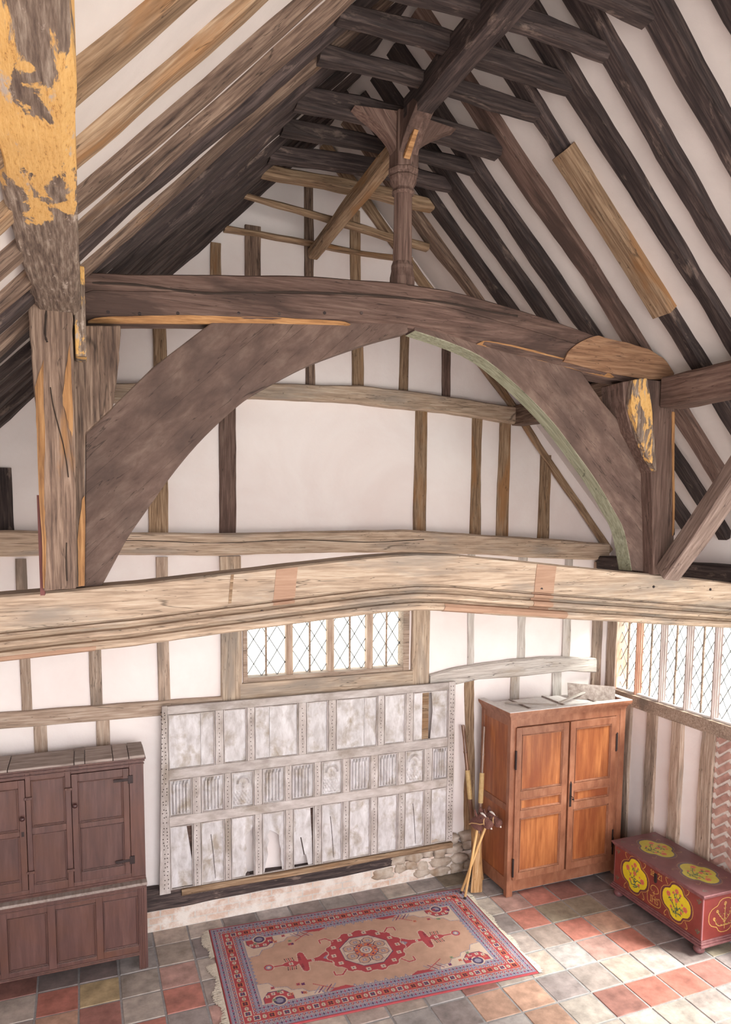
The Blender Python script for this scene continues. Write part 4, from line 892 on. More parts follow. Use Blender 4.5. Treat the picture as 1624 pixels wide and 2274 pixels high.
MB().box(xl, xl+.03, yu+.03, yb, .78, 1.89).box(xr-.03, xr, yu+.03, yb, .78, 1.89).build('upper_side', 'settle', cb, bev=.003)
for h in mid: moulded_panel(cb, *h, yu, 'settle', 'settle')
mb = MB().box(xl-.012, xr+.012, yu-.012, yb, 1.87, 1.885).box(xl-.02, xr+.02, yu-.022, yb, 1.89, 1.905).box(xl-.012, xr+.006, yu-.012, yu+.02, 1.845, 1.855); mb.build('cornice', 'settle', cb, bev=.003)
MB().box(xl-.006, xr, yu-.008, yu+.02, .8005, .83).box(xl-.005, xr-.001, yu-.014, yu+.01, .801, .812).build('waist_moulding', 'settle', cb)
xs_ = [xl-.02, -.86, -.60, -.40, -.135, -.03, .07, .245, .32, xr+.02]
xs_ = [xl-.02, -.80, -.52, -.235, -.13, .08, .225, xr+.02] if False else [xl-.02, -.86, -.62, -.115, -.03, .195, .325, xr+.015]
for i in range(len(xs_)-1):
    dz = random.uniform(0, .006); MB().box(xs_[i]+.003, xs_[i+1]-.003, yu-.022, yb, 1.905, 1.925+dz).build('top_board', 'dusty', cb, bev=.004, X=(0, 1, 0), Y=(1, 0, 0))
def door(parent, d, panels, y, mat, matf, t=.022, name='door', fr=.012, **kw):
    x0, x1, z0, z1 = d; e = .004
    mb = MB(); framework(mb, x0+e, x1-e, z0+e, z1-e, y-fr, y+t, panels); o = mb.build(name, matf, parent, bev=.003)
    for p in panels: moulded_panel(o, *p, y-fr, mat, matf, **kw)
    return o
for d, pn, kx, kz, hx in ((dr, [(-.092, .272, 1.385, 1.755), (-.082, .272, .95, 1.345)], -.118, 1.555, .325), (dl, [(-.912, -.548, 1.385, 1.755), (-.912, -.548, .95, 1.345)], -.523, 1.50, -.965)):
    o = door(cb, d, pn, yu, 'settle', 'settle', fr=.008)
    MB().lathe((kx, yu-.008, kz), [(.008, 0), (.007, -.014), (.018, -.018), (.021, -.028), (.016, -.038), (.006, -.043)], 16, 'y').build('knob', 'knob', o, smooth=True)
    for z in (1.72, .99):
        sg = 1 if hx > -.3 else -1
        MB().box(hx-sg*.13 if sg > 0 else hx, hx if sg > 0 else hx+.13, yu-.013, yu-.006, z-.012, z+.012).box(hx-.012, hx+.03 if sg > 0 else hx+.012, yu-.014, yu-.004, z-.035, z+.035).build('hinge', 'iron', o, bev=.002)
MB().box(-.535, -.515, yu-.012, yu-.004, 1.34, 1.38).build('keyhole_plate', 'iron', cb)
for x, z in ((-.165, 1.70), (-.165, .985), (-.475, 1.66), (-.475, 1.02)):
    MB().box(x-.03, x+.03, yu-.02, yu-.004, z-.011, z+.011).tube([(x, yu-.026, z), (x, yu-.01, z)], .01, 8).build('turn_latch', 'settle', cb, bev=.002)
# ------------------------------------------------------------------ wardrobe
wx0, wx1, wyf, wyb = 4.08, 5.57, 6.20, 6.79
wd = thing('wardrobe', (4.825, 6.5, 0), 'reddish cherrywood wardrobe with two panelled doors, in the corner', 'wardrobe')
for x in (wx0, wx1-.075):
    for y in (wyf, wyb-.06): MB().box(x, x+.075, y, y+.06, 0, 1.94).build('leg', 'cherryf', wd, bev=.005)
d1, d2 = (4.135, 4.80, .185, 1.845), (4.815, 5.44, .185, 1.845)
mb = MB().box(wx0+.075, wx1-.075, wyf+.004, wyf+.03, .055, .185).box(wx0+.075, wx1-.075, wyf+.004, wyf+.03, 1.845, 1.94).box(5.44, wx1-.075, wyf+.004, wyf+.03, .185, 1.845); mb.build('front_frame', 'cherryf', wd, bev=.003)
hs = [(6.26, 6.73, 1.0, 1.86), (6.26, 6.73, .2, .93)]
for xx in (wx0+.004, wx1-.022):
    for (y0, y1, z0, z1) in ((wyf+.06, wyb-.06, 1.85, 1.93), (wyf+.06, wyb-.06, .93, 1.0), (wyf+.06, wyb-.06, .055, .2)): MB().box(xx, xx+.018, y0, y1, z0, z1).build('side_rail', 'cherryf', wd, bev=.003)
for xx in (wx0+.014, wx1-.024):
    for (y0, y1, z0, z1) in hs: MB().box(xx, xx+.008, y0-.01, y1+.01, z0-.01, z1+.01).build('side_panel', 'cherry', wd)
MB().box(wx0+.03, wx1-.03, wyb-.015, wyb, .05, 1.93).box(wx0+.03, wx1-.03, wyf+.03, wyb, .06, .075).build('back', 'cherryf', wd)
def crown(mb, steps, w_=.08):
    for o_, z0, z1 in steps: mb.prism([(wx0-o_, wyf-o_), (wx1+o_, wyf-o_), (wx1+o_, wyb), (wx1-w_, wyb), (wx1-w_, wyf+w_), (wx0+w_, wyf+w_), (wx0+w_, wyb), (wx0-o_, wyb)], z0, z1, 2)
mb = MB(); crown(mb, [(.006, 1.925, 1.945), (.014, 1.9455, 1.96), (.026, 1.9605, 1.975), (.04, 1.9755, 1.99), (.046, 1.9905, 2.015)], .03); mb.build('cornice', 'cherryf', wd)
mb = MB(); crown(mb, [(.045, 2.0155, 2.021)], .028); o = mb.build('dusty_rim', 'white', wd); o['label'] = 'white dusty top rim'
xs_ = [wx0+.04, 4.42, 4.86, 5.28, wx1-.04]
for i in range(4): MB().box(xs_[i]+.004, xs_[i+1]-.004, wyf+.03, wyb-.02, 1.955, 1.97).build('top_board', 'white', wd, bev=.003)
mb = MB()
for x in xs_[1:-1]: mb.box(x-.008, x+.008, wyf+.03, wyb-.02, 1.965, 1.985)
mb.build('top_batten', 'dusty', wd, X=(0, 1, 0), Y=(1, 0, 0))
def loose(a, b, w, t, label):
    return tag(beam('loose_lath', a, b, w, t, (Vector(b)-Vector(a)).cross(Vector((0, 0, 1))), 'grey', .001, cham=.002), label, 'lath', 'laths lying on the wardrobe')
loose((4.30, 6.66, 1.979), (4.66, 6.22, 2.03), .035, .012, 'short bleached lath lying at the left end of the wardrobe top')
loose((4.75, 6.30, 2.03), (5.58, 6.72, 2.035), .04, .014, 'long white lath lying slantwise across the wardrobe top')
o = MB().add([(5.10, 6.60, 1.975), (5.50, 6.30, 1.975), (5.60, 6.42, 2.10), (5.20, 6.76, 2.10), (5.10, 6.615, 1.98), (5.50, 6.315, 1.98), (5.605, 6.43, 2.108), (5.205, 6.77, 2.108)], [(0, 1, 2, 3), (4, 5, 6, 7), (0, 1, 5, 4), (1, 2, 6, 5), (2, 3, 7, 6), (3, 0, 4, 7)]).build('loose_board', 'dusty', X=(.8, -.6, 0)); tag(o, 'grey-brown board tilted against the wall on the right end of the wardrobe top', 'board')
for d, pn in ((d1, [(4.205, 4.725, 1.155, 1.765), (4.205, 4.725, .945, 1.07), (4.205, 4.725, .265, .86)]), (d2, [(4.885, 5.365, 1.155, 1.765), (4.885, 5.365, .945, 1.07), (4.885, 5.365, .265, .86)])):
    o = door(wd, d, pn, wyf, 'cherry', 'cherryf', fr=.022, rec=.014, m=.02)
    hx = d[0]+.004 if d is d1 else d[1]-.004
    for z in ((1.50, .33) if d is d1 else (1.55, .45)): hinge(o, hx, wyf-.024, z, .2)
    if d is d2:
        mb = MB().box(4.83, 4.856, wyf-.027, wyf-.02, .90, 1.16); 
        mb.add([(4.843, wyf-.024, 1.19), (4.83, wyf-.024, 1.16), (4.856, wyf-.024, 1.16), (4.843, wyf-.02, 1.19)], [(0, 1, 2), (0, 2, 3), (0, 3, 1)]); l = mb.build('lock_plate', 'iron', o, bev=.002)
        MB().tube([(4.843, wyf-.03, 1.02), (4.843, wyf-.07, 1.02)], .004, 8).lathe((4.843, wyf-.07, 1.0), [(.003, -.01), (.012, -.006), (.012, .006), (.003, .01)], 12).build('key', 'iron', l)
for z in (1.55, .35): hinge(wd, 5.46, wyf-.006, z, .2)
# ------------------------------------------------------------------ painted chest
ch = thing('painted_chest', (5.48, 5.28, 0), 'dark red chest painted with yellow flowered cartouches, on bun feet against the right wall', 'chest')
cx0, cx1, cy0, cy1, cz0, cz1 = 5.205, 5.76, 4.69, 5.865, .115, .555
MB().box(cx0+.003, cx1, cy0+.003, cy1, cz0, cz1).build('body', 'redpaint', ch, bev=.003)
mb = MB()
for o_, z0, z1 in ((.03, .085, .105), (.018, .105, .125), (.008, .125, .14)): mb.box(cx0-o_, cx1, cy0-o_, cy1+o_, z0, z1)
mb.build('base_moulding', 'lidedge', ch, bev=.004)
mb = MB()
for o_, z0, z1 in ((.012, .548, .56), (.022, .56, .575), (.03, .575, .592)): mb.box(cx0-o_, cx1+.01, cy0-o_, cy1+o_, z0, z1)
lid = mb.build('lid', 'lidedge', ch, bev=.004)
for x in (cx0+.03, cx1-.06):
    for y in (cy0+.05, cy1-.05): MB().lathe((x, y, 0), [(.026, 0), (.044, .014), (.052, .036), (.046, .056), (.034, .064), (.034, .07), (.05, .078), (.05, .088)], 24).build('bun_foot', 'lidedge', ch, smooth=True)
YEL = (214, 192, 42); OLV = (184, 172, 70); GLD = (196, 158, 84); RP = (126, 58, 52); PNK = (204, 104, 92); LEAF = (70, 96, 78); BRN = (104, 58, 62)
def cartouche(c, x, y, w, h, fill, edge, gold, flip=False, scroll=True):
    def shape(k):
        P = []
        for a in range(0, 360, 4):
            t = math.radians(a); 
            r = 1+.16*abs(math.cos(2*t))**1.5-.13*abs(math.sin(2*t))**3
            P.append((x+w/2*k*r*math.cos(t)*.93, y+h/2*k*r*math.sin(t)*.93))
        return P
    def shape2(k):
        # quatrefoil with bracketed shoulders: wide lobes left/right, tall lobes top/bottom
        hw, hh = w/2*k, h/2*k; Q = [(0, 1), (.2, .97), (.36, .87), (.43, .72), (.50, .62), (.64, .57), (.82, .48), (.95, .30), (1, .10)]
        P = [(hw*a, hh*b) for a, b in Q]; P += [(a, -b) for a, b in P[::-1]]; P += [(-a, b) for a, b in P[::-1]]
        return [(x+a, y+b) for a, b in smooth_poly([(p[0], p[1], 0) for p in P], 2) for _ in (0,)] if False else [(x+a, y+b) for a, b in P]
    s2 = shape2
    if gold: c.poly(s2(1.17), gold); c.poly(s2(1.14), RP if fill != OLV else (122, 78, 80))
    c.poly(s2(1.12), edge); c.poly(s2(1.0), fill)
    # flowers
    def P(u, v): return (x+u*w, y+(v if not flip else -v)*h)
    st = [[P(0, -.40), P(.02, -.15), P(-.02, .05), P(0, .3)], [P(0, -.2), P(.12, -.12), P(.25, -.12), P(.30, -.06)], [P(0, -.2), P(-.14, -.08), P(-.25, .06), P(-.28, .12)], [P(0, .05), P(.08, .15), P(.12, .25)], [P(0, .05), P(-.06, .16), P(-.1, .22)], [P(0, -.28), P(.1, -.3), P(.17, -.24)], [P(0, -.28), P(-.1, -.3), P(-.17, -.22)]]
    for s_ in st: c.line([q[:2] for q in smooth_poly(s_, 5)], .006, LEAF)
    rg = random.Random(int(x*100))
    for s_ in st:
        for q in smooth_poly(s_, 4)[1::2]:
            a = rg.uniform(0, 6.3); c.line([q, (q[0]+.02*math.cos(a), q[1]+.02*math.sin(a))], .008, LEAF); c.line([q, (q[0]-.017*math.cos(a), q[1]-.017*math.sin(a))], .007, LEAF)
    for (u, v, r) in ((0, .33, .022), (.31, -.05, .026), (-.29, .13, .024), (.13, .27, .013), (-.11, .24, .013), (.18, -.22, .014), (-.18, -.2, .014), (0, .06, .02), (.2, .03, .011), (-.15, .0, .011)):
        px_, py_ = P(u, v)
        for k in range(6): a = k*math.pi/3; c.disc(px_+r*.7*math.cos(a), py_+r*.7*math.sin(a), r*.45, PNK)
        c.disc(px_, py_, r*.45, (176, 70, 70)); c.disc(px_, py_, r*.2, fill)
    if gold and scroll:
        for sx in (1, -1):
            for sy in (1, -1):
                bx, by = x+sx*w*.36, y+sy*h*.44
                c.line([(bx-sx*.01, by-sy*.02), (bx+sx*.012, by+sy*.005), (bx+sx*.02, by+sy*.03), (bx+sx*.008, by+sy*.045), (bx-sx*.006, by+sy*.036)], .006, gold)
# front: u runs from the far end to the near end as seen in the photograph
W_, H_ = cy1-cy0, cz1-cz0-.03
c = Canvas(W_, H_, .003, (126, 58, 52))
for u in (.30, .86): cartouche(c, u, .205, .35, .34, YEL, BRN, GLD)
def strokes(S, x, y, h, col, w=.006):
    for s_ in S: c.line([(x+a*h, y+b*h) for a, b in s_], w, col)
digit = {'1': [[(0, .75), (.2, 1), (.2, 0)], [(.05, 0), (.35, 0)]], '8': [arc(.25, .74, .2, 0, 360, 14, .24), arc(.25, .26, .25, 0, 360, 14, .26)], '2': [[(0, .75), (.05, .92), (.22, 1), (.42, .9), (.44, .7), (.3, .42), (0, 0), (.48, 0)]],
         'I': [[(.15, 0), (.15, 1)], [(0, 0), (.3, 0)], [(0, 1), (.3, 1)]], 'H': [[(0, 0), (0, 1)], [(.5, 0), (.5, 1)], [(0, .5), (.5, .5)]], 'S': [[(.42, .85), (.3, 1), (.1, .98), (0, .78), (.15, .56), (.35, .45), (.45, .22), (.3, 0), (.08, .02), (0, .18)]]}
strokes(digit['1'], .515, .325, .055, GLD); strokes(digit['8'], .54, .325, .05, GLD); strokes(digit['2'], .615, .325, .055, GLD); strokes(digit['1'], .650, .325, .055, GLD)
strokes(digit['I'], .525, .055, .06, GLD); strokes(digit['H'], .556, .055, .07, GLD); strokes(digit['S'], .605, .055, .06, GLD)
c.line([(.573, .125), (.573, .175)], .006, GLD); c.line([(.555, .155), (.591, .155)], .006, GLD)
c.line(smooth_poly([(.50, .15), (.485, .11), (.50, .04), (.57, .025), (.65, .04), (.665, .09), (.645, .125), (.625, .11)], 5), .006, GLD); c.line(smooth_poly([(.60, .16), (.63, .18), (.62, .22), (.575, .235), (.535, .215), (.53, .18), (.55, .17)], 5), .006, GLD)
for u in (.05, W_-.05):
    for v in (.06, .35):
        for a in (0, 60, 120): c.line([(u, v-.02), (u+.03*math.cos(math.radians(a+30)), v+.03*math.sin(math.radians(a+30)))], .005, (78, 100, 84))
        c.disc(u+.015, v+.012, .007, (96, 116, 88)); c.disc(u-.018, v+.005, .007, (96, 116, 88))
c.rect(0, .008, 0, H_, (150, 100, 104)); c.rect(W_-.010, W_, 0, H_, (156, 108, 112))
o = c.grid('painted_front', 'paint', [(cx0, cy1, cz0+.03), (cx0, cy0, cz0+.03), (cx0, cy1, cz1), (cx0, cy0, cz1)], ch); o['label'] = 'front with two yellow cartouches, a date and a monogram'
c = Canvas(cx1-cx0, H_, .003, (116, 48, 44))
GD2 = (176, 146, 78)
x, y, w, h = .275, .2, .40, .33
Q = [(0, 1), (.2, .97), (.36, .87), (.43, .72), (.50, .62), (.64, .57), (.82, .48), (.95, .30), (1, .10)]; Q = Q+[(a, -b) for a, b in Q[::-1]]; Q = Q+[(-a, b) for a, b in Q[::-1]]
c.line([(x+a*w/2, y+b*h/2) for a, b in Q], .006, GD2, True)
for s_ in ([(0, -.4), (0, .1), (0, .35)], [(0, -.2), (.15, 0), (.22, .2)], [(0, -.2), (-.15, 0), (-.24, .15)], [(0, -.3), (.2, -.28), (.3, -.1)], [(0, -.3), (-.2, -.28), (-.33, -.05)]):
    L_ = smooth_poly([(x+a*w, y+b*h) for a, b in s_], 5); c.line(L_, .005, GD2); c.disc(L_[-1][0], L_[-1][1], .014, GD2); c.disc(L_[-1][0], L_[-1][1], .006, (150, 60, 56))
    for q in L_[2:-1:2]: c.line([q, (q[0]+.016, q[1]+.012)], .005, (110, 108, 70)); c.line([q, (q[0]-.016, q[1]+.012)], .005, GD2)
c.rect(0, .01, 0, H_, (156, 104, 108))
o = c.grid('painted_end', 'paint', [(cx0, cy0, cz0+.03), (cx1, cy0, cz0+.03), (cx0, cy0, cz1), (cx1, cy0, cz1)], ch); o['label'] = 'dark red end with a thin gold cartouche'
tx0, tx1 = cx0-.024, cx1+.006; W_ = cy1-cy0+.048; D_ = tx1-tx0
c = Canvas(W_, D_, .003, (112, 72, 74))
c.C *= (.9+.12*np.sin(c.U*3)[..., None]*np.cos(c.V*7)[..., None])
for u in (.32, .88): cartouche(c, u, .30, .40, .33, OLV, (96, 84, 90), (140, 112, 84))
for u in (.07, W_-.07):
    for v in (.08, D_-.08):
        for a in (0, 60, 120): c.line([(u, v-.02), (u+.03*math.cos(math.radians(a+30)), v+.03*math.sin(math.radians(a+30)))], .005, (92, 100, 92))
o = c.grid('painted_top', 'paint', [(tx0, cy1+.024, .5935), (tx0, cy0-.024, .5935), (tx1, cy1+.024, .5935), (tx1, cy0-.024, .5935)], lid); o['label'] = 'lid top with two olive-yellow cartouches'
MB().lathe((cx0-.002, 5.275, .455), [(.001, -.01), (.016, -.006), (.016, .0), (.012, .006)], 12, 'x').box(cx0-.012, cx0, 5.258, 5.292, .43, .51).lathe((cx0-.004, 5.275, .43), [(.001, -.012), (.017, -.006), (.017, .002)], 12, 'x').build('lock_plate', 'iron', ch, bev=.003)
# ------------------------------------------------------------------ limed panelling leaning on the far wall
YP = 6.80
pn = thing('wall_panelling', (2.2, 6.82, .42), 'large limewashed oak panelling with linenfold and portrait panels, battered, leaning on the far wall', 'panelling')
def cpt(a, b): p = at(330+.4495*a, 1500+.4495*b, 1, YP); return p.x, p.z
def cx(a, b): return cpt(a, b)[0]
yl = lambda a, L, R: L+(R-L)*(a-100)/1380.
rows = []
top = [(95, 330), (370, 488), (525, 742), (780, 890), (927, 1133), (1165, 1272), (1307, 1480)]
mid = [(100, 215), (258, 375), (408, 522), (562, 675), (708, 820), (852, 960), (994, 1098), (1134, 1232), (1268, 1362), (1400, 1482)]
bot = [(104, 222), (258, 378), (408, 526), (562, 678), (714, 820), (855, 960), (990, 1098), (1130, 1232), (1265, 1362), (1393, 1482)]
def rowz(aL, tL, bL, aR, tR, bR): 
    return (cpt(aL, tL)[1]+cpt(aR, tR)[1])/2, (cpt(aL, bL)[1]+cpt(aR, bR)[1])/2
z1t, z1b = rowz(100, 183, 455, 1480, 80, 318); z2t, z2b = rowz(100, 505, 685, 1480, 362, 522); z3t, z3b = rowz(104, 735, 1040, 1480, 562, 840)
holes = []; R1_, R2_, R3_ = [], [], []
for a, b in top: R1_.append((cx(a, 280), cx(b, 280), z1b, z1t))
for a, b in mid: R2_.append((cx(a, 520), cx(b, 520), z2b, z2t))
for a, b in bot: R3_.append((cx(a, 800), cx(b, 800), z3b, z3t))
X0, X1 = .615, 3.75; ZT, ZB = 2.225, .425
def colm(row, za, zb, name):
    """muntins between the panels of one row, each its own part"""
    for i in range(len(row)-1):
        x0, x1 = row[i][1], row[i+1][0]
        o = MB().box(x0, x1, YP, YP+.03, za, zb).build(name, 'limeframe', pn, bev=.004)
        xm = (x0+x1)/2; mb = MB(); z = za+.03
        while z < zb-.02: mb.tube([(xm+random.uniform(-.006, .006), YP-.002, z), (xm, YP+.01, z)], .0045, 6); z += random.uniform(.028, .05)
        tag(mb.build('nail_holes', 'crackm', o), kind='stuff')
colm(R1_, z1b, z1t, 'muntin'); colm(R2_, z2b, z2t, 'muntin'); colm(R3_, z3b, z3t, 'muntin')
for za, zb in ((ZB+.0, z3b), (z3t, z2b), (z2t, z1b), (z1t, ZT)): MB().box(R1_[0][0], R1_[-1][1], YP-.001, YP+.031, za, zb).build('rail', 'limeframe', pn, bev=.005, X=(0, 0, 1), Y=(0, 1, 0))
for xa, xb, dz in ((X0, R1_[0][0], -.03), (R1_[-1][1], X1, 0)):
    o = MB().add([(xa+(.0 if xa > 1 else .035), YP-.004, ZT+.005), (xb, YP-.004, ZT+.005), (xb, YP-.004, ZB+dz), (xa-(0 if xa > 1 else .02), YP-.004, ZB+dz), (xa+(.0 if xa > 1 else .035), YP+.034, ZT+.005), (xb, YP+.034, ZT+.005), (xb, YP+.034, ZB+dz), (xa-(0 if xa > 1 else .02), YP+.034, ZB+dz)], [(0, 1, 2, 3), (4, 5, 6, 7), (0, 1, 5, 4), (1, 2, 6, 5), (2, 3, 7, 6), (3, 0, 4, 7)]).build('stile', 'limeframe', pn, bev=.004)
    mb = MB(); z = ZB+.03
    while z < ZT-.03:
        for xx in ((xa+xb)/2-.012, (xa+xb)/2+.018): mb.tube([(xx+random.uniform(-.008, .008), YP-.007, z+random.uniform(-.01, .01)), (xx, YP+.01, z)], .005, 6)
        z += random.uniform(.03, .055)
    tag(mb.build('nail_holes', 'crackm', o), kind='stuff')
def edging(h, parent):
    x0, x1, z0, z1 = h; m = .012; mb = MB(); m = .014; mb.box(x0+.004, x0+m, YP+.0, YP+.02, z0, z1).box(x1-m, x1-.004, YP+.0, YP+.02, z0, z1).box(x0+m, x1-m, YP+.001, YP+.02, z1-m, z1-.004).box(x0+m, x1-m, YP+.001, YP+.02, z0+.002, z0+m*.6)
    mb.build('panel_moulding', 'limeframe', parent, bev=.003)
def flat(h, splits=()):
    x0, x1, z0, z1 = h; xs = [x0+.002]+[x0+(x1-x0)*s for s in splits]+[x1-.002]; first = None
    for i in range(len(xs)-1):
        a, b = xs[i]+(.0015 if i else 0), xs[i+1]-(.0015 if i < len(xs)-2 else 0)
        mb = MB().box(a, b, YP+.018, YP+.025, z0-.003, z1+.003)
        o = mb.build('panel', 'limewash', pn); first = first or o
    x0 += .018; x1 -= .018; z0 += .018; z1 -= .018
    edging(h, first)
    return first
for i, h in enumerate(R1_[:6]): flat(h, {0: (.69,), 2: (.34,), 4: (.68,)}.get(i, ()))
# last panel of the top row: split, with fresh wood showing through
h = R1_[6]; x0, x1, z0, z1 = h; w_ = x1-x0
o = MB().box(x0, x0+w_*.27, YP+.018, YP+.025, z0, z1).build('panel', 'limewash', pn); edging(h, o)
q = MB().box(x0+w_*.27, x0+w_*.46, YP+.024, YP+.032, z0, z1).build('backing_strip', 'tan', pn); q['label'] = 'bare brown strip showing in a gap'
MB().prism([(x0+w_*.52, z1), (x0+w_*.56, z0+(z1-z0)*.6), (x0+w_*.50, z0), (x1, z0), (x1, z1)], YP+.012, YP+.020).build('panel', 'limewash', pn)
# linenfold and portrait panels
def relief(h, fn, nu, nv, name, label=None):
    x0, x1, z0, z1 = h; vs = []
    for j in range(nv+1):
        for i in range(nu+1):
            u, v = i/nu, j/nv; vs.append((x0+(x1-x0)*u, YP+.02-fn(u, v), z0+(z1-z0)*v))
    fs = [(j*(nu+1)+i, j*(nu+1)+i+1, (j+1)*(nu+1)+i+1, (j+1)*(nu+1)+i) for j in range(nv) for i in range(nu)]
    n = len(vs); vs += [(x0, YP+.03, z0), (x1, YP+.03, z0), (x1, YP+.03, z1), (x0, YP+.03, z1)]; fs.append((n, n+1, n+2, n+3))
    o = mesh(name, vs, fs, 'limewash', pn, smooth=False); 
    if label: o['label'] = label
    edging(h, o); return o
def linen(u, v):
    if u < .14 or u > .86: return 0
    k = (u-.14)/.72; nf = 5; ph = (k*nf) % 1; fold = int(k*nf)
    endt, endb = .93-.05*(ph < .5), .07+.05*(ph > .5)
    if v > endt or v < endb: return 0
    return .0+.026*max(0, 1-(2*ph-1)**2)**.6
G = lambda u, v, a, b, r, s=1.: math.exp(-(((u-a)/r)**2+((v-b)/(r*s))**2))
def portrait(seed):
    rg = random.Random(seed); t = rg.uniform(-.04, .04)
    def f(u, v):
        if not (.12 < u < .88 and .07 < v < .93): return 0
        d = .004+.016*G(u, v, .52+t, .62, .13, .8)+.012*G(u, v, .5, .28, .24, .5)+.01*G(u, v, .5+t, .44, .08, .8)
        r = math.hypot((u-.52-t)/1., (v-.66)/.72); d += .014*math.exp(-((r-.25)/.045)**2)*(v > .66)
        d += .005*G(u, v, .46+t, .64, .03)+.006*G(u, v, .5+t, .58, .025)-.006*G(u, v, .45+t, .66, .02)-.006*G(u, v, .56+t, .66, .02)
        d += .004*math.sin(u*38+seed)*math.sin(v*44+u*9)*(v < .45)+.005*math.exp(-((v-.12)/.02)**2)*(.25 < u < .75)
        return max(0, d*1.5)
    return f
for i, h in enumerate(R2_):
    if i in (2, 5, 8): relief(h, portrait(i), 44, 56, 'carved_panel', ['', '', 'carved bust in a broad hat, leftmost', '', '', 'carved bust in a round hat, middle', '', '', 'carved bearded bust in a hat, rightmost'][i])
    else: relief(h, linen, 60, 28, 'linenfold_panel')
# bottom row, several broken
for i, h in enumerate(R3_):
    x0, x1, z0, z1 = h; w_, hh = x1-x0, z1-z0
    P = lambda pts: [(x0+w_*u, z0+hh*v) for u, v in pts]
    if i == 0:
        o = MB().prism(P([(0.02, .99), (.72, .99), (.98, .30), (.98, 0.02), (.06, .02), (.02, .5)]), YP+.018, YP+.025).build('panel', 'limewash', pn); edging(h, o); o['label'] = 'tilted broken board'
        MB().prism(P([(.74, .99), (.98, .99), (.98, .34)]), YP+.045, YP+.05).build('backing_strip', 'brown', pn)  # brown strip set behind the gap, makes the gap dark
    elif i == 2:
        pts = [(0, 1), (1, 1), (.98, .82), (.86, .76), (.70, .70), (.62, .66), (.60, .56), (.66, .46), (.60, .38), (.66, .3), (.62, .18), (.70, .08), (.62, .05), (.60, 0), (0, 0)]
        o = MB().prism(P(pts), YP+.018, YP+.025).build('panel', 'limewash', pn); edging(h, o); o['label'] = 'panel with a torn hole at its lower right'
        MB().prism(P([(.62, .0), (.78, .0), (.76, .06), (.70, .08), (.64, .05)]), YP+.012, YP+.02).build('splinter', 'dark', pn)
    elif i == 3:
        pts = [(0, 1), (1, 1), (1, 0), (.86, 0), (.84, .12), (.80, .2), (.82, .34), (.74, .46), (.72, .60), (.52, .66), (.34, .70), (.24, .62), (.30, .52), (.22, .42), (.26, .3), (.16, .16), (.12, .05), (.1, 0), (0, 0)]
        o = MB().prism(P(pts), YP+.018, YP+.025).build('panel', 'limewash', pn); edging(h, o); o['label'] = 'panel with a large torn hole'
    elif i == 4:
        o = MB().prism(P([(.10, .98), (.82, 1), (.90, .5), (.93, .02), (.74, .0), (.62, .2), (.40, .16), (.30, .12), (.02, .08), (.02, .50)]), YP+.018, YP+.025).build('panel', 'limewash', pn); edging(h, o); o['label'] = 'loose cracked panel'
        MB().prism(P([(.36, .50), (.40, .50), (.56, .20), (.52, .19)]), YP+.0125, YP+.0145).build('crack', 'crackm', o)
        MB().prism(P([(.86, 1), (.98, 1), (.98, .0), (.94, .0)]), YP+.045, YP+.05).build('backing_strip', 'brown', pn)
    else:
        o = flat(h)
        if i in (1, 5, 8): MB().prism(P([(.42, .78), (.44, .78), (.52, .5), (.60, .06), (.585, .06), (.50, .5)]), YP+.0125, YP+.0145).build('crack', 'crackm', o)
# ------------------------------------------------------------------ oars
def oar(bot_, top_, label, blade=True, wd_=.05):
    B, T_ = Vector(bot_), Vector(top_); d = (T_-B).normalized(); L = (T_-B).length
    r = thing('oar', B, label, 'oar', None)
    pt = lambda s: B+d*s
    side = d.cross(Vector((0, 1, 0))).normalized(); 
    def rod(name, s0, s1, rad, mat):
        n = 6; MB().tube([pt(s0+(s1-s0)*i/n) for i in range(n+1)], rad if isinstance(rad, list) else rad, 12).build(name, mat, r, X=d, Y=side, smooth=False)
    rod('shaft', .5, L-.30, .021, 'oar'); rod('grip', L-.31, L, [.021, .021, .018, .017, .018, .02, .018], 'oar')
    rod('collar', L-.31, L-.29, .025, 'oar'); o = None; rod('leather_sleeve', L-.82, L-.50, .027, 'leather')
    # blade
    prof = [(0, .070, .012), (.02, .072, .014), (.10, .070, .014), (.25, .060, .016), (.4, .045, .019), (.52, .03, .022), (.62, .022, .021)]
    vs = []; nrm = d.cross(side).normalized(); n = 12
    for s_, a, b in prof:
        for k in range(n): t = 2*math.pi*k/n; vs.append(pt(s_)+side*(a*math.cos(t))+nrm*(b*math.sin(t)))
    fs = [(i*n+k, i*n+(k+1) % n, (i+1)*n+(k+1) % n, (i+1)*n+k) for i in range(len(prof)-1) for k in range(n)]+[tuple(range(n)), tuple((len(prof)-1)*n+k for k in range(n))]
    mesh('blade', vs, fs, 'blade', r, X=d, Y=side)
    return r
oar((3.835, 6.40, 0.008), (4.05, 6.68, 1.73), 'right-hand oar, its grip against the wardrobe and its worn blade standing in front')
oar((3.975, 6.60, 0.008), (3.875, 6.84, 1.72), 'left-hand oar, its grip before the waney stud and its blade behind the other one')
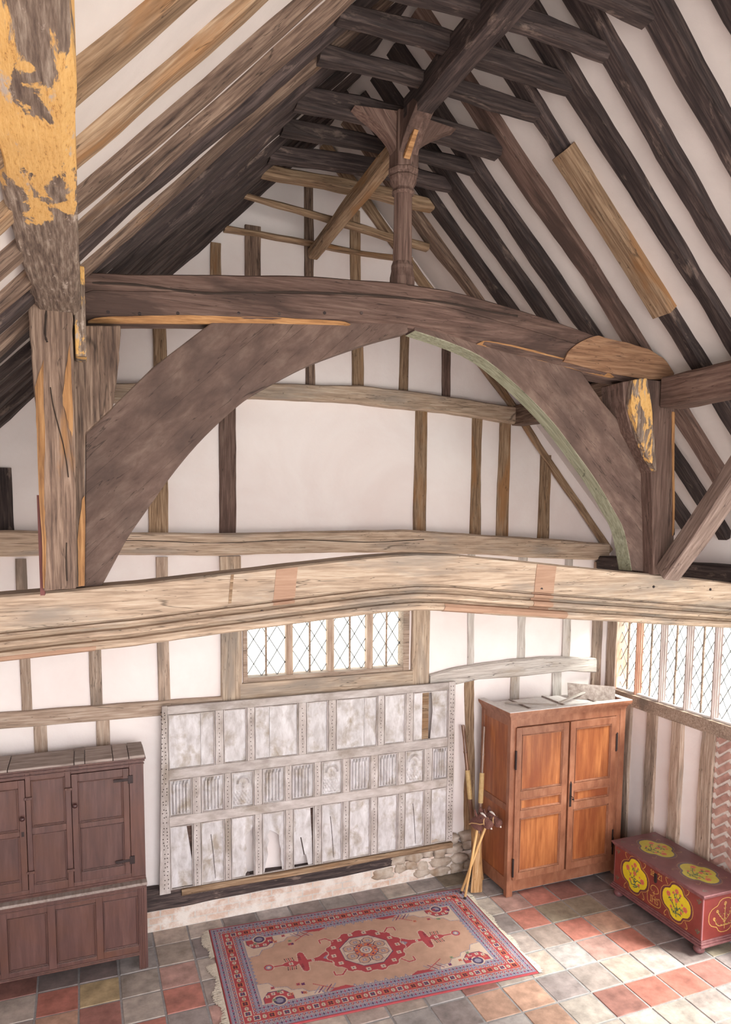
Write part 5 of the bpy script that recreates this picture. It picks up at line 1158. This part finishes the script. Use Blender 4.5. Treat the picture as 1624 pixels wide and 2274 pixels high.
# ------------------------------------------------------------------ hobby horses
def hobby(foot, neck, label, mirror=1, yaw=0.):
    Fp, Nk = Vector(foot), Vector(neck); d = (Nk-Fp).normalized()
    r = thing('hobby_horse', Fp, label, 'hobby horse')
    MB().tube([Fp+d*.03, Nk+d*.06], .0135, 12).build('stick', 'stick', r, X=d, Y=(0, 1, 0), smooth=True)
    MB().tube([Fp, Fp+d*.02, Fp+d*.05], .012, 10).build('rubber_tip', 'iron', r)
    # plush head: one continuous mesh from neck to muzzle; heads towards fx (image right, to camera)
    fx = Vector((math.cos(yaw), math.sin(yaw), 0)); upv = Vector((0, 0, 1)); sd = fx.cross(upv)
    K = .92; P = lambda a, b, c=0: Nk+fx*(a*K)+upv*(b*K)+sd*(c*K)
    path = [((-.05, -.025), (.035, .025)), ((-.035, -.03), (.088, .052)), ((-.03, -.01), (.096, .056)), ((-.01, .03), (.078, .052)), ((.01, .065), (.066, .05)), ((.04, .095), (.064, .054)), ((.08, .095), (.056, .05)), ((.115, .08), (.042, .042)), ((.135, .066), (.052, .053)), ((.16, .054), (.055, .056)), ((.182, .043), (.045, .046)), ((.194, .037), (.018, .018))]
    n = 18; vs = []; m = len(path)
    for i, ((a, b), (ra, rb_)) in enumerate(path):
        (a0, b0), (a1, b1) = path[max(i-1, 0)][0], path[min(i+1, m-1)][0]; tx, tz = a1-a0, b1-b0; L = math.hypot(tx, tz); tx, tz = tx/L, tz/L
        if i <= 2: tx, tz = .35, .94
        for k in range(n):
            t = 2*math.pi*k/n; u, c_ = ra*math.cos(t), rb_*math.sin(t); vs.append(P(a-tz*u, b+tx*u, c_))
    fs = [(i*n+k, i*n+(k+1) % n, (i+1)*n+(k+1) % n, (i+1)*n+k) for i in range(m-1) for k in range(n)]+[tuple(range(n)), tuple((m-1)*n+k for k in range(n))]
    hd = mesh('head', vs, fs, 'plush', r, smooth=True); sb = hd.modifiers.new('s', 'SUBSURF'); sb.levels = sb.render_levels = 2
    for c_ in (-.034, .034):
        mb = MB(); mb.tube([P(.012, .12, c_), P(-.002, .15, c_*1.35), P(-.010, .178, c_*1.5), P(-.010, .20, c_*1.45)], [(.018, .012), (.024, .014), (.018, .011), (.003, .003)], 12); mb.build('ear', 'plush', hd, smooth=True)
    for c_ in (-.047, .047): MB().lathe(P(.075, .12, c_), [(.001, -.006), (.006, -.004), (.007, 0), (.005, .005), (.001, .007)], 10).build('eye', 'iron', hd, smooth=True)
    mb = MB(); mb.tube([P(.03, .155), P(.06, .157), (P(.09, .145)), P(.11, .127)], [(.004, .008), (.008, .014), (.008, .013), (.004, .006)], 10); mb.build('blaze', 'plushw', hd, smooth=True)
    mb = MB(); mb.tube([P(.178, .018), P(.186, .026), P(.190, .034)], [(.006, .012), (.01, .018), (.004, .008)], 10); mb.build('muzzle_patch', 'plushw', hd, smooth=True)
    # bridle: noseband, cheek straps, reins
    pts = []
    for k in range(17): t = 2*math.pi*k/16; pts.append(P(.118+.022*math.sin(0)+.5*.05*math.cos(t)*-.5, .078+.048*math.cos(t), .049*math.sin(t)))
    mb = MB().tube(pts, .006, 6)
    for c_ in (-1, 1): mb.tube([P(.118, .07, .05*c_), P(.07, .05, .058*c_), P(.02, .045, .06*c_), P(-.045, .03, .062*c_), P(-.09, .0, .05*c_), P(-.10, -.02, .0)], .0055, 6)
    mb.build('bridle', 'strap', hd)
    return r
hobby((3.64, 6.31, .012), (3.835, 6.40, .755), 'front hobby horse, brown plush head with bridle, its stick nearly upright', yaw=-1.2)
hobby((3.66, 6.43, .012), (3.955, 6.42, .745), 'rear hobby horse by the wardrobe, brown plush head, its stick more slanted', yaw=-1.15)
# ------------------------------------------------------------------ daylight and camera
w = bpy.data.worlds.new('daylight'); S.world = w; w.use_nodes = True; nt = w.node_tree; nt.nodes.clear()
wo = N(nt, 'ShaderNodeOutputWorld'); bg = N(nt, 'ShaderNodeBackground'); nt.links.new(bg.outputs[0], wo.inputs[0])
tc = N(nt, 'ShaderNodeTexCoord'); sp = N(nt, 'ShaderNodeSeparateXYZ'); nt.links.new(tc.outputs['Generated'], sp.inputs[0])
c = ramp(nt, sp.outputs['Z'], [(.0, (.66, .62, .56, 1)), (.46, (.86, .84, .78, 1)), (.56, (1., .98, .98, 1)), (1., (.93, .95, 1.0, 1))])
mr = N(nt, 'ShaderNodeMapRange'); mr.inputs['From Min'].default_value = -1; nt.links.new(sp.outputs['Z'], mr.inputs[0]); 
cr = c.node; nt.links.new(mr.outputs[0], cr.inputs[0])
nt.links.new(c, bg.inputs[0]); bg.inputs[1].default_value = 6.0
sl = bpy.data.lights.new('sun', 'SUN'); sl.energy = 16; sl.angle = math.radians(16); sl.color = (1, .985, .96)
so = bpy.data.objects.new('sun', sl); COL.objects.link(so)
d = Vector((-.58, .40, -.72)); so.rotation_euler = d.to_track_quat('-Z', 'Y').to_euler(); so.location = (12, 1, 9)
cam = bpy.data.cameras.new('camera'); co = bpy.data.objects.new('camera', cam); COL.objects.link(co)
Mx = Matrix((rt, up, -fw)).transposed().to_4x4(); Mx.translation = Vector((0, 0, H)); co.matrix_world = Mx
cam.sensor_fit = 'VERTICAL'; cam.sensor_height = 36.; cam.lens = F*36./2274
cam.shift_x = 0; cam.shift_y = (CY-1137)/2274.
cam.clip_start = .05
S.camera = co
vs_ = S.view_settings; vs_.view_transform = 'Standard'; vs_.look = 'None'; vs_.gamma = 1; vs_.use_curve_mapping = False; vs_.exposure = .3
